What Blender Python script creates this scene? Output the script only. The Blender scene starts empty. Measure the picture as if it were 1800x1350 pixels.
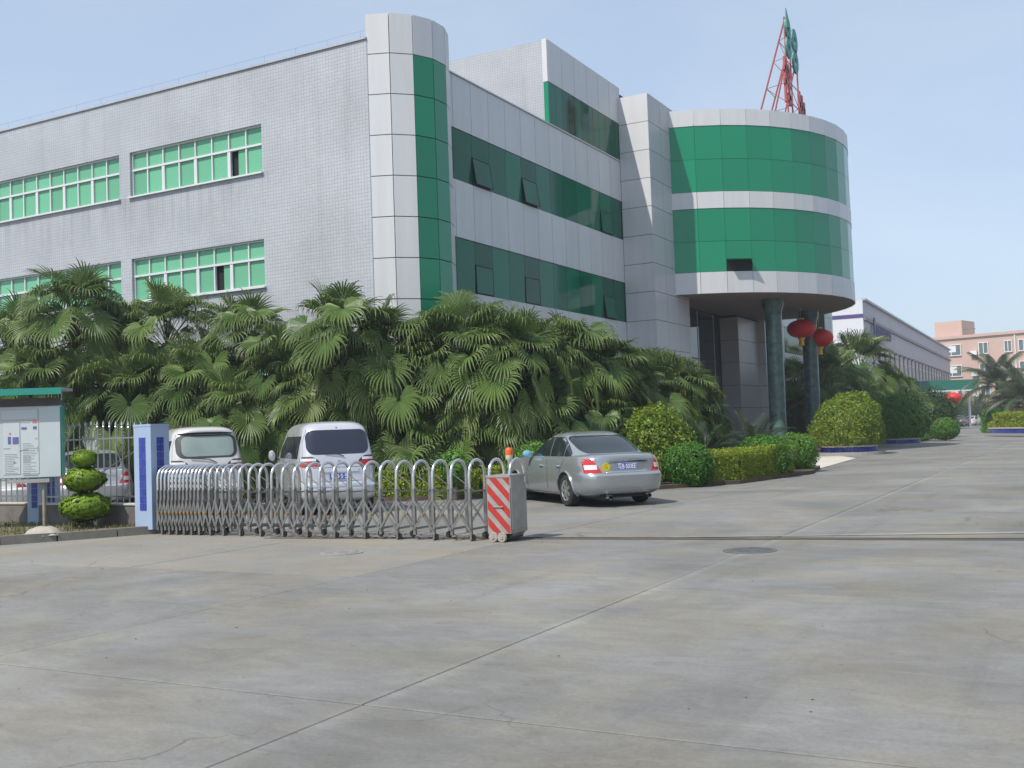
import bpy, math, random
import numpy as np
from mathutils import Vector, Matrix

random.seed(7); RNG = np.random.default_rng(7)
sc = bpy.context.scene
COL = sc.collection
R = math.radians

# ------------------------------------------------------------------ camera
FPX, PITCH, ROLL, YAW, EYE = 1870., .0445, -.0354, .498, 1.57
def _rz(p):
    c, s = math.cos(YAW), math.sin(YAW)
    return Vector((c*p[0]-s*p[1], s*p[0]+c*p[1], p[2]))
_f = Vector((0, math.cos(PITCH), math.sin(PITCH))); _r0 = Vector((1, 0, 0)); _u0 = _r0.cross(_f)
C_F = _rz(_f)
C_R = _rz(_r0*math.cos(ROLL)+_u0*math.sin(ROLL))
C_U = _rz(_u0*math.cos(ROLL)-_r0*math.sin(ROLL))
C_P = Vector((0, 0, EYE))
cam = bpy.data.cameras.new('camera'); cam_o = bpy.data.objects.new('camera', cam); COL.objects.link(cam_o)
cam_o.matrix_world = Matrix(((C_R.x, C_U.x, -C_F.x, 0), (C_R.y, C_U.y, -C_F.y, 0), (C_R.z, C_U.z, -C_F.z, EYE), (0, 0, 0, 1)))
cam.sensor_width = 36; cam.lens = FPX/1800*36; cam.clip_start = .05; cam.clip_end = 3000
sc.camera = cam_o
# photo pixel -> point (ground, given plane or given depth)
def ray(x, y): return C_F+C_R*((x-900)/FPX)-C_U*((y-675)/FPX)
def gnd(x, y, z=0.):
    d = ray(x, y); return C_P+d*((z-EYE)/d.z)
def dep(x, y, D): return C_P+ray(x, y)*D
def onX(x, y, X):
    d = ray(x, y); return C_P+d*(X/d.x)
def onY(x, y, Y):
    d = ray(x, y); return C_P+d*(Y/d.y)

# ------------------------------------------------------------------ sky, sun, exposure
SUN = Vector((-.175, -.56, .81)).normalized()
world = bpy.data.worlds.new('World'); sc.world = world; world.use_nodes = True
wn = world.node_tree.nodes; wl = world.node_tree.links
bg = wn['Background']
sky = wn.new('ShaderNodeTexSky'); sky.sky_type = 'NISHITA'; sky.sun_disc = False
sky.sun_elevation = math.asin(SUN.z); sky.sun_rotation = math.atan2(SUN.x, SUN.y)
sky.altitude = 0; sky.air_density = 1.0; sky.dust_density = 1.0; sky.ozone_density = 2.0
hz = wn.new('ShaderNodeMix'); hz.data_type = 'RGBA'; hz.inputs[0].default_value = .68; hz.inputs[7].default_value = (2.75, 3.28, 4.0, 1)   # even milky haze over the whole dome
# faint uneven veil of high cloud in the haze
wt = wn.new('ShaderNodeTexCoord'); wm = wn.new('ShaderNodeMapping'); wm.inputs['Scale'].default_value = (1.2, 1.2, 3.2); wl.new(wt.outputs['Generated'], wm.inputs[0])
wo = wn.new('ShaderNodeTexNoise'); wo.inputs['Scale'].default_value = 1.6; wo.inputs['Detail'].default_value = 5; wo.inputs['Roughness'].default_value = .55; wo.inputs['Distortion'].default_value = .5; wl.new(wm.outputs[0], wo.inputs['Vector'])
wr = wn.new('ShaderNodeMapRange'); wr.inputs[1].default_value = .42; wr.inputs[2].default_value = .72; wl.new(wo.outputs[0], wr.inputs[0])
wc = wn.new('ShaderNodeMix'); wc.data_type = 'RGBA'; wc.inputs[6].default_value = (2.7, 3.25, 4.0, 1); wc.inputs[7].default_value = (3.25, 3.7, 4.25, 1); wl.new(wr.outputs[0], wc.inputs[0]); wl.new(wc.outputs[2], hz.inputs[7])
wl.new(sky.outputs[0], hz.inputs[6]); wl.new(hz.outputs[2], bg.inputs[0]); bg.inputs[1].default_value = .15
sl = bpy.data.lights.new('sun', 'SUN'); sl.energy = 3.5; sl.angle = R(.6); sl.color = (1, .945, .86)
so = bpy.data.objects.new('sun', sl); COL.objects.link(so)
so.rotation_euler = (-SUN).to_track_quat('-Z', 'Y').to_euler()
so.location = (0, 0, 40)
sc.view_settings.view_transform = 'Standard'; sc.view_settings.look = 'None'
sc.view_settings.exposure = 0.44; sc.view_settings.gamma = 1.0
sc.cycles.max_bounces = 6; sc.cycles.transparent_max_bounces = 6; sc.cycles.volume_bounces = 0
sc.cycles.use_denoising = True

# ------------------------------------------------------------------ materials
MATS = {}
def _nt(name):
    m = bpy.data.materials.new(name); m.use_nodes = True; MATS[name] = m
    nt = m.node_tree; return m, nt, nt.nodes, nt.links, nt.nodes['Principled BSDF']
def rgb(c): return (*c, 1) if len(c) == 3 else c
def mat(name, col, rough=.5, metal=0., spec=.5, var=.0, scale=3., bump=0., bscale=60., coat=0., rnd=0., local=False, stretch=None, trans=0., alpha=1.):
    m, nt, N, L, P = _nt(name)
    P.inputs['Roughness'].default_value = rough; P.inputs['Metallic'].default_value = metal
    P.inputs['Specular IOR Level'].default_value = spec; P.inputs['Coat Weight'].default_value = coat
    P.inputs['Coat Roughness'].default_value = .06
    P.inputs['Base Color'].default_value = rgb(col)
    vec = None
    if var or bump:
        if local:
            tc = N.new('ShaderNodeTexCoord'); vec = tc.outputs['Object']
        else:
            g = N.new('ShaderNodeNewGeometry'); vec = g.outputs['Position']
        if stretch:
            mp = N.new('ShaderNodeMapping'); mp.inputs['Scale'].default_value = stretch; L.new(vec, mp.inputs[0]); vec = mp.outputs[0]
    src = None
    if var:
        n = N.new('ShaderNodeTexNoise'); n.inputs['Scale'].default_value = scale; n.inputs['Detail'].default_value = 6; n.inputs['Roughness'].default_value = .65
        L.new(vec, n.inputs['Vector'])
        mr = N.new('ShaderNodeMapRange'); mr.inputs[1].default_value = .25; mr.inputs[2].default_value = .75
        mr.inputs[3].default_value = 1-var; mr.inputs[4].default_value = 1+var; L.new(n.outputs[0], mr.inputs[0]); src = mr.outputs[0]
    if rnd:
        oi = N.new('ShaderNodeObjectInfo'); mr = N.new('ShaderNodeMapRange'); mr.inputs[3].default_value = 1-rnd; mr.inputs[4].default_value = 1+rnd
        L.new(oi.outputs['Random'], mr.inputs[0])
        if src:
            mu = N.new('ShaderNodeMath'); mu.operation = 'MULTIPLY'; L.new(src, mu.inputs[0]); L.new(mr.outputs[0], mu.inputs[1]); src = mu.outputs[0]
        else: src = mr.outputs[0]
    if src:
        vm = N.new('ShaderNodeVectorMath'); vm.operation = 'SCALE'; vm.inputs[0].default_value = col[:3]; L.new(src, vm.inputs['Scale']); L.new(vm.outputs[0], P.inputs['Base Color'])
    if bump:
        n = N.new('ShaderNodeTexNoise'); n.inputs['Scale'].default_value = bscale; n.inputs['Detail'].default_value = 5; L.new(vec, n.inputs['Vector'])
        b = N.new('ShaderNodeBump'); b.inputs['Strength'].default_value = bump; b.inputs['Distance'].default_value = .02; L.new(n.outputs[0], b.inputs['Height']); L.new(b.outputs[0], P.inputs['Normal'])
    return m

def concrete(name, col, amp=.22, rnd=.05, joint=None):
    m, nt, N, L, P = _nt(name)
    g = N.new('ShaderNodeNewGeometry'); pos = g.outputs['Position']
    def noise(scale, det, rough, dist=0., st=None):
        v = pos
        if st:
            mp = N.new('ShaderNodeMapping'); mp.inputs['Scale'].default_value = st; mp.inputs['Rotation'].default_value = (0, 0, .5); L.new(v, mp.inputs[0]); v = mp.outputs[0]
        n = N.new('ShaderNodeTexNoise'); n.inputs['Scale'].default_value = scale; n.inputs['Detail'].default_value = det
        n.inputs['Roughness'].default_value = rough; n.inputs['Distortion'].default_value = dist; L.new(v, n.inputs['Vector']); return n.outputs[0]
    def mr(s, a, b, c, d):
        q = N.new('ShaderNodeMapRange'); q.inputs[1].default_value = a; q.inputs[2].default_value = b; q.inputs[3].default_value = c; q.inputs[4].default_value = d; L.new(s, q.inputs[0]); return q.outputs[0]
    def mul(a, b):
        q = N.new('ShaderNodeMath'); q.operation = 'MULTIPLY'; L.new(a, q.inputs[0]); L.new(b, q.inputs[1]); return q.outputs[0]
    s = mr(noise(.35, 5, .6, .6), .3, .7, 1-amp, 1+amp*.7)
    s = mul(s, mr(noise(1.7, 6, .7, 1.2, (1, 2.2, 1)), .3, .7, 1-amp*.55, 1+amp*.5))
    s = mul(s, mr(noise(30, 6, .75), .3, .7, .86, 1.12))
    s = mul(s, mr(noise(9, 4, .6), .64, .74, 1., .78))          # small dark blotches
    s = mul(s, mr(noise(2.6, 2, .4), .70, .76, 1., .86))
    s = mul(s, mr(noise(.9, 4, .6, .4, (3.2, .22, 1)), .58, .78, 1., .84))      # tyre scuffs along the drive
    s = mul(s, mr(noise(90, 3, .7), .60, .72, 1., .72))                       # grit
    # hairline cracks where a broad mask allows them
    wv = N.new('ShaderNodeTexNoise'); wv.inputs['Scale'].default_value = 1.1; wv.inputs['Detail'].default_value = 6; L.new(pos, wv.inputs['Vector'])
    ws = N.new('ShaderNodeVectorMath'); ws.operation = 'SCALE'; ws.inputs['Scale'].default_value = 1.3; L.new(wv.outputs['Color'], ws.inputs[0])
    wa = N.new('ShaderNodeVectorMath'); wa.operation = 'ADD'; L.new(pos, wa.inputs[0]); L.new(ws.outputs[0], wa.inputs[1])
    vo = N.new('ShaderNodeTexVoronoi'); vo.feature = 'DISTANCE_TO_EDGE'; vo.inputs['Scale'].default_value = .24; L.new(wa.outputs[0], vo.inputs['Vector'])
    ck = mr(vo.outputs['Distance'], .0006, .0035, .62, 1.); mk = mr(noise(.21, 2, .5), .5, .56, 0., 1.)
    cm = N.new('ShaderNodeMix'); cm.data_type = 'FLOAT'; cm.inputs[2].default_value = 1.; L.new(mk, cm.inputs[0]); L.new(ck, cm.inputs[3]); s = mul(s, cm.outputs[0])
    # pale cement smear right of the main joint
    sx = N.new('ShaderNodeSeparateXYZ'); L.new(pos, sx.inputs[0]); jd = N.new('ShaderNodeMath'); jd.operation = 'SUBTRACT'; jd.inputs[1].default_value = -3.80; L.new(sx.outputs[0], jd.inputs[0])
    ja = N.new('ShaderNodeMath'); ja.operation = 'ABSOLUTE'; L.new(jd.outputs[0], ja.inputs[0]); jm = N.new('ShaderNodeMath'); jm.operation = 'MULTIPLY_ADD'; jm.inputs[1].default_value = .16; L.new(noise(1.2, 4, .6), jm.inputs[0]); L.new(ja.outputs[0], jm.inputs[2])
    s = mul(s, mr(jm.outputs[0], .10, .19, 1.16, 1.))
    oi = N.new('ShaderNodeObjectInfo'); s = mul(s, mr(oi.outputs['Random'], 0, 1, 1-rnd, 1+rnd))
    vm = N.new('ShaderNodeVectorMath'); vm.operation = 'SCALE'; L.new(s, vm.inputs['Scale'])
    mx = N.new('ShaderNodeMix'); mx.data_type = 'RGBA'; mx.inputs[6].default_value = rgb(col); mx.inputs[7].default_value = (col[0]*1.07, col[1]*1.02, col[2]*.90, 1)
    L.new(mr(noise(.8, 3, .5), .4, .65, 0, 1), mx.inputs[0]); L.new(mx.outputs[2], vm.inputs[0])
    L.new(vm.outputs[0], P.inputs['Base Color'])
    P.inputs['Roughness'].default_value = .82; P.inputs['Specular IOR Level'].default_value = .3
    b = N.new('ShaderNodeBump'); b.inputs['Strength'].default_value = .25; b.inputs['Distance'].default_value = .01; L.new(noise(55, 5, .7), b.inputs['Height']); L.new(b.outputs[0], P.inputs['Normal'])
    return m

def tile_wall_mat(name):
    m, nt, N, L, P = _nt(name)
    g = N.new('ShaderNodeNewGeometry'); sx = N.new('ShaderNodeSeparateXYZ'); L.new(g.outputs['Position'], sx.inputs[0])
    ad = N.new('ShaderNodeMath'); ad.operation = 'ADD'; L.new(sx.outputs[0], ad.inputs[0]); L.new(sx.outputs[1], ad.inputs[1])
    cb = N.new('ShaderNodeCombineXYZ'); L.new(ad.outputs[0], cb.inputs[0]); L.new(sx.outputs[2], cb.inputs[1])
    bt = N.new('ShaderNodeTexBrick'); bt.offset = 0; bt.inputs['Scale'].default_value = 1
    bt.inputs['Brick Width'].default_value = .105; bt.inputs['Row Height'].default_value = .105; bt.inputs['Mortar Size'].default_value = .010; bt.inputs['Mortar Smooth'].default_value = .2; bt.inputs['Bias'].default_value = 0
    bt.inputs['Color1'].default_value = (.425, .448, .478, 1); bt.inputs['Color2'].default_value = (.40, .42, .45, 1); bt.inputs['Mortar'].default_value = (.325, .337, .362, 1)
    L.new(cb.outputs[0], bt.inputs['Vector'])
    def noise(scale, st, lo, hi, a, b):
        mp = N.new('ShaderNodeMapping'); mp.inputs['Scale'].default_value = st; L.new(cb.outputs[0], mp.inputs[0])
        n = N.new('ShaderNodeTexNoise'); n.inputs['Scale'].default_value = scale; n.inputs['Detail'].default_value = 5; L.new(mp.outputs[0], n.inputs['Vector'])
        q = N.new('ShaderNodeMapRange'); q.inputs[1].default_value = lo; q.inputs[2].default_value = hi; q.inputs[3].default_value = a; q.inputs[4].default_value = b; L.new(n.outputs[0], q.inputs[0]); return q.outputs[0]
    a = noise(.5, (1, 1, 1), .3, .7, .90, 1.08); b = noise(1.3, (1.6, .10, 1), .55, .85, 1.0, .86)
    mu = N.new('ShaderNodeMath'); mu.operation = 'MULTIPLY'; L.new(a, mu.inputs[0]); L.new(b, mu.inputs[1])
    for zs_ in (9.66, 6.18):       # dirt washed down below the window sills
        st = noise(1.0, (4.5, .25, 1), .42, .68, 0., .22)
        q = N.new('ShaderNodeMapRange'); q.inputs[1].default_value = zs_-1.7; q.inputs[2].default_value = zs_; L.new(sx.outputs[2], q.inputs[0])
        lt = N.new('ShaderNodeMath'); lt.operation = 'LESS_THAN'; lt.inputs[1].default_value = zs_; L.new(sx.outputs[2], lt.inputs[0])
        lx = N.new('ShaderNodeMath'); lx.operation = 'LESS_THAN'; lx.inputs[1].default_value = -21.4; L.new(sx.outputs[0], lx.inputs[0])
        m1 = N.new('ShaderNodeMath'); m1.operation = 'MULTIPLY'; L.new(q.outputs[0], m1.inputs[0]); L.new(lt.outputs[0], m1.inputs[1])
        m2 = N.new('ShaderNodeMath'); m2.operation = 'MULTIPLY'; L.new(m1.outputs[0], m2.inputs[0]); L.new(lx.outputs[0], m2.inputs[1])
        m3 = N.new('ShaderNodeMath'); m3.operation = 'MULTIPLY'; L.new(m2.outputs[0], m3.inputs[0]); L.new(st, m3.inputs[1])
        m4 = N.new('ShaderNodeMath'); m4.operation = 'SUBTRACT'; m4.inputs[0].default_value = 1.; L.new(m3.outputs[0], m4.inputs[1])
        m5 = N.new('ShaderNodeMath'); m5.operation = 'MULTIPLY'; L.new(mu.outputs[0], m5.inputs[0]); L.new(m4.outputs[0], m5.inputs[1]); mu = m5
    vm = N.new('ShaderNodeVectorMath'); vm.operation = 'SCALE'; L.new(bt.outputs['Color'], vm.inputs[0]); L.new(mu.outputs[0], vm.inputs['Scale']); L.new(vm.outputs[0], P.inputs['Base Color'])
    P.inputs['Roughness'].default_value = .4
    bp = N.new('ShaderNodeBump'); bp.inputs['Strength'].default_value = .5; bp.inputs['Distance'].default_value = .004; bp.invert = True; L.new(bt.outputs['Fac'], bp.inputs['Height']); L.new(bp.outputs[0], P.inputs['Normal'])
    return m

def leaf_mat(name, c1, c2, tip=None, rough=.45, trans=.28, var=.35, spec=.4):
    """c1..c2 by object, 'age' attribute shifts to tip"""
    m, nt, N, L, P = _nt(name)
    oi = N.new('ShaderNodeObjectInfo'); g = N.new('ShaderNodeNewGeometry')
    at = N.new('ShaderNodeAttribute'); at.attribute_name = 'age'
    n = N.new('ShaderNodeTexNoise'); n.inputs['Scale'].default_value = 2.2; n.inputs['Detail'].default_value = 2; L.new(g.outputs['Position'], n.inputs['Vector'])
    ad = N.new('ShaderNodeMath'); ad.operation = 'MULTIPLY_ADD'; L.new(n.outputs[0], ad.inputs[0]); ad.inputs[1].default_value = .7
    mm = N.new('ShaderNodeMath'); mm.operation = 'MULTIPLY_ADD'; L.new(oi.outputs['Random'], mm.inputs[0]); mm.inputs[1].default_value = .9; mm.inputs[2].default_value = -.35; L.new(mm.outputs[0], ad.inputs[2]); ad.use_clamp = True
    mx = N.new('ShaderNodeMix'); mx.data_type = 'RGBA'; mx.inputs[6].default_value = rgb(c1); mx.inputs[7].default_value = rgb(c2); L.new(ad.outputs[0], mx.inputs[0])
    out = mx.outputs[2]
    if tip:
        m2 = N.new('ShaderNodeMix'); m2.data_type = 'RGBA'; m2.inputs[7].default_value = rgb(tip); L.new(out, m2.inputs[6]); L.new(at.outputs['Fac'], m2.inputs[0]); out = m2.outputs[2]
    L.new(out, P.inputs['Base Color'])
    P.inputs['Roughness'].default_value = rough; P.inputs['Specular IOR Level'].default_value = spec
    if trans:
        tr = N.new('ShaderNodeBsdfTranslucent'); L.new(out, tr.inputs[0]); ms = N.new('ShaderNodeMixShader'); ms.inputs[0].default_value = trans
        L.new(P.outputs[0], ms.inputs[1]); L.new(tr.outputs[0], ms.inputs[2]); L.new(ms.outputs[0], N['Material Output'].inputs[0])
    return m

concrete('yard', (.196, .195, .189), amp=.27)
concrete('pale_concrete', (.52, .50, .46), amp=.12)
concrete('kerbstone', (.19, .185, .165), amp=.3)
concrete('pale_yard', (.232, .225, .206), amp=.16)
mat('track', (.10, .075, .06), .6, .4, var=.3, scale=6)
mat('iron', (.13, .135, .14), .6, .3, var=.3, scale=12)
mat('iron_pale', (.25, .24, .225), .7, .1, var=.3, scale=12)
mat('alu_shade_side', (.45, .46, .475), .38, .0, .5, var=.035, scale=.7, rnd=.03)  # darker copy of alu, shade put into the pier's drive-side panels
mat('granite_panel', (.34, .34, .34), .35, var=.06, scale=1)
mat('entry_glass', (.02, .035, .035), .03, 0, .8)
mat('under', (.16, .155, .145), .9, var=.2, scale=1)
mat('soil', (.09, .068, .045), .95, var=.4, scale=3, bump=.5, bscale=15)
concrete('strip', (.27, .267, .255), amp=.3)
mat('litter', (.11, .085, .055), .9, var=.4, scale=5)
mat('sand', (.36, .33, .28), .95, var=.15, scale=12, bump=.5, bscale=60)
mat('verge', (.155, .135, .085), .95, var=.45, scale=2.5, bump=.6, bscale=20)
tile_wall_mat('tiles')
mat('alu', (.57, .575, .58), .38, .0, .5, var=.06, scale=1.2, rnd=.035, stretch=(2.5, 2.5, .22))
mat('alu_dark', (.44, .46, .49), .4, .0, .5, var=.04, scale=.7, rnd=.03)
mat('joint', (.05, .05, .055), .8)
mat('green_glass', (.005, .225, .108), .07, 0, .45, rnd=.10, bump=.05, bscale=.9)
mat('green_glass_shade', (.003, .115, .06), .06, 0, .2, rnd=.38, bump=.05, bscale=.9)  # same green glass made darker, the front's shade put into the colour
mat('green_film', (.13, .40, .235), .12, 0, .5, rnd=.12)
mat('dark_glass', (.012, .018, .018), .04, 0, .6)
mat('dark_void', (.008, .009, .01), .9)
mat('white_frame', (.60, .62, .64), .4)
mat('roofing', (.3, .29, .28), .9, var=.2)
mat('soffit', (.21, .19, .165), .6, var=.06, scale=.6)
mat('marble', (.075, .135, .125), .22, 0, .5, var=.55, scale=3.5)
mat('granite', (.33, .32, .31), .55, var=.25, scale=30)
mat('red_granite', (.28, .13, .10), .5, var=.25, scale=30)
mat('blue_tile', (.035, .055, .30), .18, 0, .5, rnd=.12)
mat('pale_blue', (.31, .40, .545), .45, var=.06, scale=2)
mat('old_wall', (.14, .125, .115), .85, var=.4, scale=3, bump=.3, bscale=12)
mat('galv', (.36, .37, .38), .35, .85, var=.1, scale=8)
mat('steel', (.74, .74, .735), .22, 1.0, rnd=.08)
mat('steel_dull', (.34, .335, .32), .38, .9, var=.3, scale=9)
mat('box_steel', (.36, .34, .32), .5, .35, var=.22, scale=5)
mat('stripe_red', (.40, .028, .02), .5, var=.18, scale=14)
mat('rubber', (.02, .02, .02), .8)
mat('brass', (.42, .25, .09), .45, .7)
mat('caster', (.33, .30, .26), .6, var=.3, scale=20)
mat('amber', (.72, .10, .02), .25, 0, .5)
mat('cream', (.62, .55, .38), .5)
mat('lantern_red', (.60, .012, .008), .5, var=.12, scale=6)
mat('lantern_gold', (.72, .42, .04), .5)
mat('pink_wall', (.53, .375, .31), .75, var=.07, scale=.3)
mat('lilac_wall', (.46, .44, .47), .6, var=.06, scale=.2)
mat('lilac_lit', (.66, .67, .71), .6, var=.04, scale=.2)  # sunlit copy of lilac_wall for the end wall, light put into the colour
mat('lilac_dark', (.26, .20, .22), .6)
mat('purple', (.085, .06, .20), .5)
mat('far_glass', (.12, .15, .16), .1)
mat('far_white', (.72, .72, .71), .5)
mat('green_canopy', (.012, .15, .11), .4)
mat('red_steel', (.36, .09, .08), .5, var=.1, scale=4)
mat('sign_red', (.42, .07, .07), .5)
mat('sign_green', (.03, .22, .19), .5)
mat('board', (.50, .56, .58), .25, 0, .5, var=.04, scale=2)
mat('paper', (.54, .59, .605), .6)
mat('paper_blue', (.12, .14, .34), .6)
mat('paper_red', (.55, .18, .2), .6)
mat('paper_grey', (.42, .46, .47), .6)
mat('paper_orange', (.58, .47, .38), .6)
mat('board_green', (.02, .25, .20), .35)
mat('post_green', (.10, .16, .13), .5, var=.2, scale=9)
mat('rust_post', (.30, .27, .22), .6, .2, var=.3, scale=8)
mat('paint_silver', (.37, .40, .415), .24, .6, .5, coat=.8)
mat('paint_van', (.58, .58, .62), .28, .35, .5, coat=.7)
mat('paint_cream', (.60, .58, .57), .3, .15, .5, coat=.7)
mat('paint_grey', (.45, .45, .47), .28, .5, .5, coat=.8)
mat('paint_white', (.70, .70, .69), .3, .05, .5, coat=.7)
mat('paint_darkgreen', (.03, .07, .07), .25, .4, .5, coat=.8)
mat('car_glass', (.018, .025, .028), .04, 0, .7)
mat('van_glass', (.022, .026, .045), .05, 0, .6)
mat('curtain_glass', (.24, .30, .285), .08, 0, .5, var=.12, scale=2)
mat('car_plastic', (.03, .03, .032), .5)
mat('seam', (.035, .04, .042), .6)
mat('chrome', (.78, .79, .8), .1, 1.0)
mat('rim', (.68, .69, .70), .25, .9)
mat('lamp_red', (.50, .015, .02), .12, 0, .6, coat=.6)
mat('lamp_white', (.72, .68, .68), .15, 0, .6, coat=.6)
mat('mirror_blue', (.25, .52, .70), .12, .3, .5, coat=.5)
mat('plate_blue', (.02, .06, .40), .35)
mat('plate_white', (.80, .80, .82), .4)
mat('sticker', (.72, .58, .02), .45)
mat('sticker_ink', (.30, .26, .02), .5)
mat('trunk', (.105, .075, .05), .95, var=.4, scale=9, bump=.9, bscale=25)
mat('bark', (.13, .10, .075), .9, var=.3, scale=7, bump=.6, bscale=18)
leaf_mat('fan_leaf', (.060, .118, .026), (.125, .20, .046), tip=(.40, .41, .17), rough=.42, trans=.26, spec=.3)
leaf_mat('fan_leaf_old', (.115, .125, .042), (.165, .14, .055), tip=(.27, .21, .10), rough=.5, trans=.2)
leaf_mat('petiole', (.07, .11, .03), (.10, .13, .035), rough=.5, trans=0)
leaf_mat('cycad_leaf', (.018, .045, .018), (.035, .075, .028), tip=(.10, .10, .05), rough=.35, trans=.1)
leaf_mat('cycad_dry', (.12, .11, .05), (.17, .14, .07), tip=(.22, .17, .10), rough=.55, trans=.2)
leaf_mat('pinnate_leaf', (.055, .09, .045), (.10, .13, .06), tip=(.17, .17, .08), rough=.45, trans=.25)
leaf_mat('duranta', (.21, .30, .022), (.33, .38, .03), tip=(.32, .30, .05), trans=.3)
leaf_mat('topiary_leaf', (.13, .25, .014), (.23, .35, .026), trans=.3)
leaf_mat('ficus', (.115, .225, .016), (.21, .31, .028), tip=(.30, .22, .05), trans=.28)
leaf_mat('green_ball', (.07, .19, .022), (.13, .28, .04), trans=.25)
leaf_mat('dark_bush', (.03, .08, .018), (.07, .13, .026), trans=.25)
leaf_mat('bronze_bush', (.10, .055, .03), (.15, .075, .04), trans=.2)
leaf_mat('grass_blade', (.075, .105, .03), (.15, .14, .05), trans=.2)

# ------------------------------------------------------------------ object helpers
def link(o, parent=None):
    COL.objects.link(o)
    if parent is not None: o.parent = parent
    return o
def tag(o, label=None, cat=None, group=None, kind=None):
    if label: o['label'] = label
    if cat: o['category'] = cat
    if group: o['group'] = group
    if kind: o['kind'] = kind
    return o
def thing(name, label, cat, loc=(0, 0, 0), rz=0., group=None, scale=1.):
    o = bpy.data.objects.new(name, None); link(o); o.location = loc; o.rotation_euler = (0, 0, rz); o.empty_display_size = .3
    if scale != 1.: o.scale = (scale,)*3
    return tag(o, label, cat, group)
def wp(o):  # origin of an unrotated parent chain
    v = Vector((0, 0, 0))
    while o is not None: v += Vector(o.location); o = o.parent
    return v
_CUBE = {}
def cube_mesh(m):
    if m not in _CUBE:
        me = bpy.data.meshes.new('block'); h = .5
        me.from_pydata([(-h, -h, -h), (h, -h, -h), (h, h, -h), (-h, h, -h), (-h, -h, h), (h, -h, h), (h, h, h), (-h, h, h)], [],
                       [(0, 3, 2, 1), (4, 5, 6, 7), (0, 1, 5, 4), (1, 2, 6, 5), (2, 3, 7, 6), (3, 0, 4, 7)])
        me.materials.append(MATS[m]); _CUBE[m] = me
    return _CUBE[m]
def blk(name, m, parent, c, s, rot=(0, 0, 0), rel=True):
    """one box piece; c in world when rel (parent chain unrotated), else local"""
    o = bpy.data.objects.new(name, cube_mesh(m)); link(o, parent)
    c = Vector(c)
    o.location = c-wp(parent) if (rel and parent is not None) else c
    o.scale = s; o.rotation_euler = rot
    return o
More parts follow.
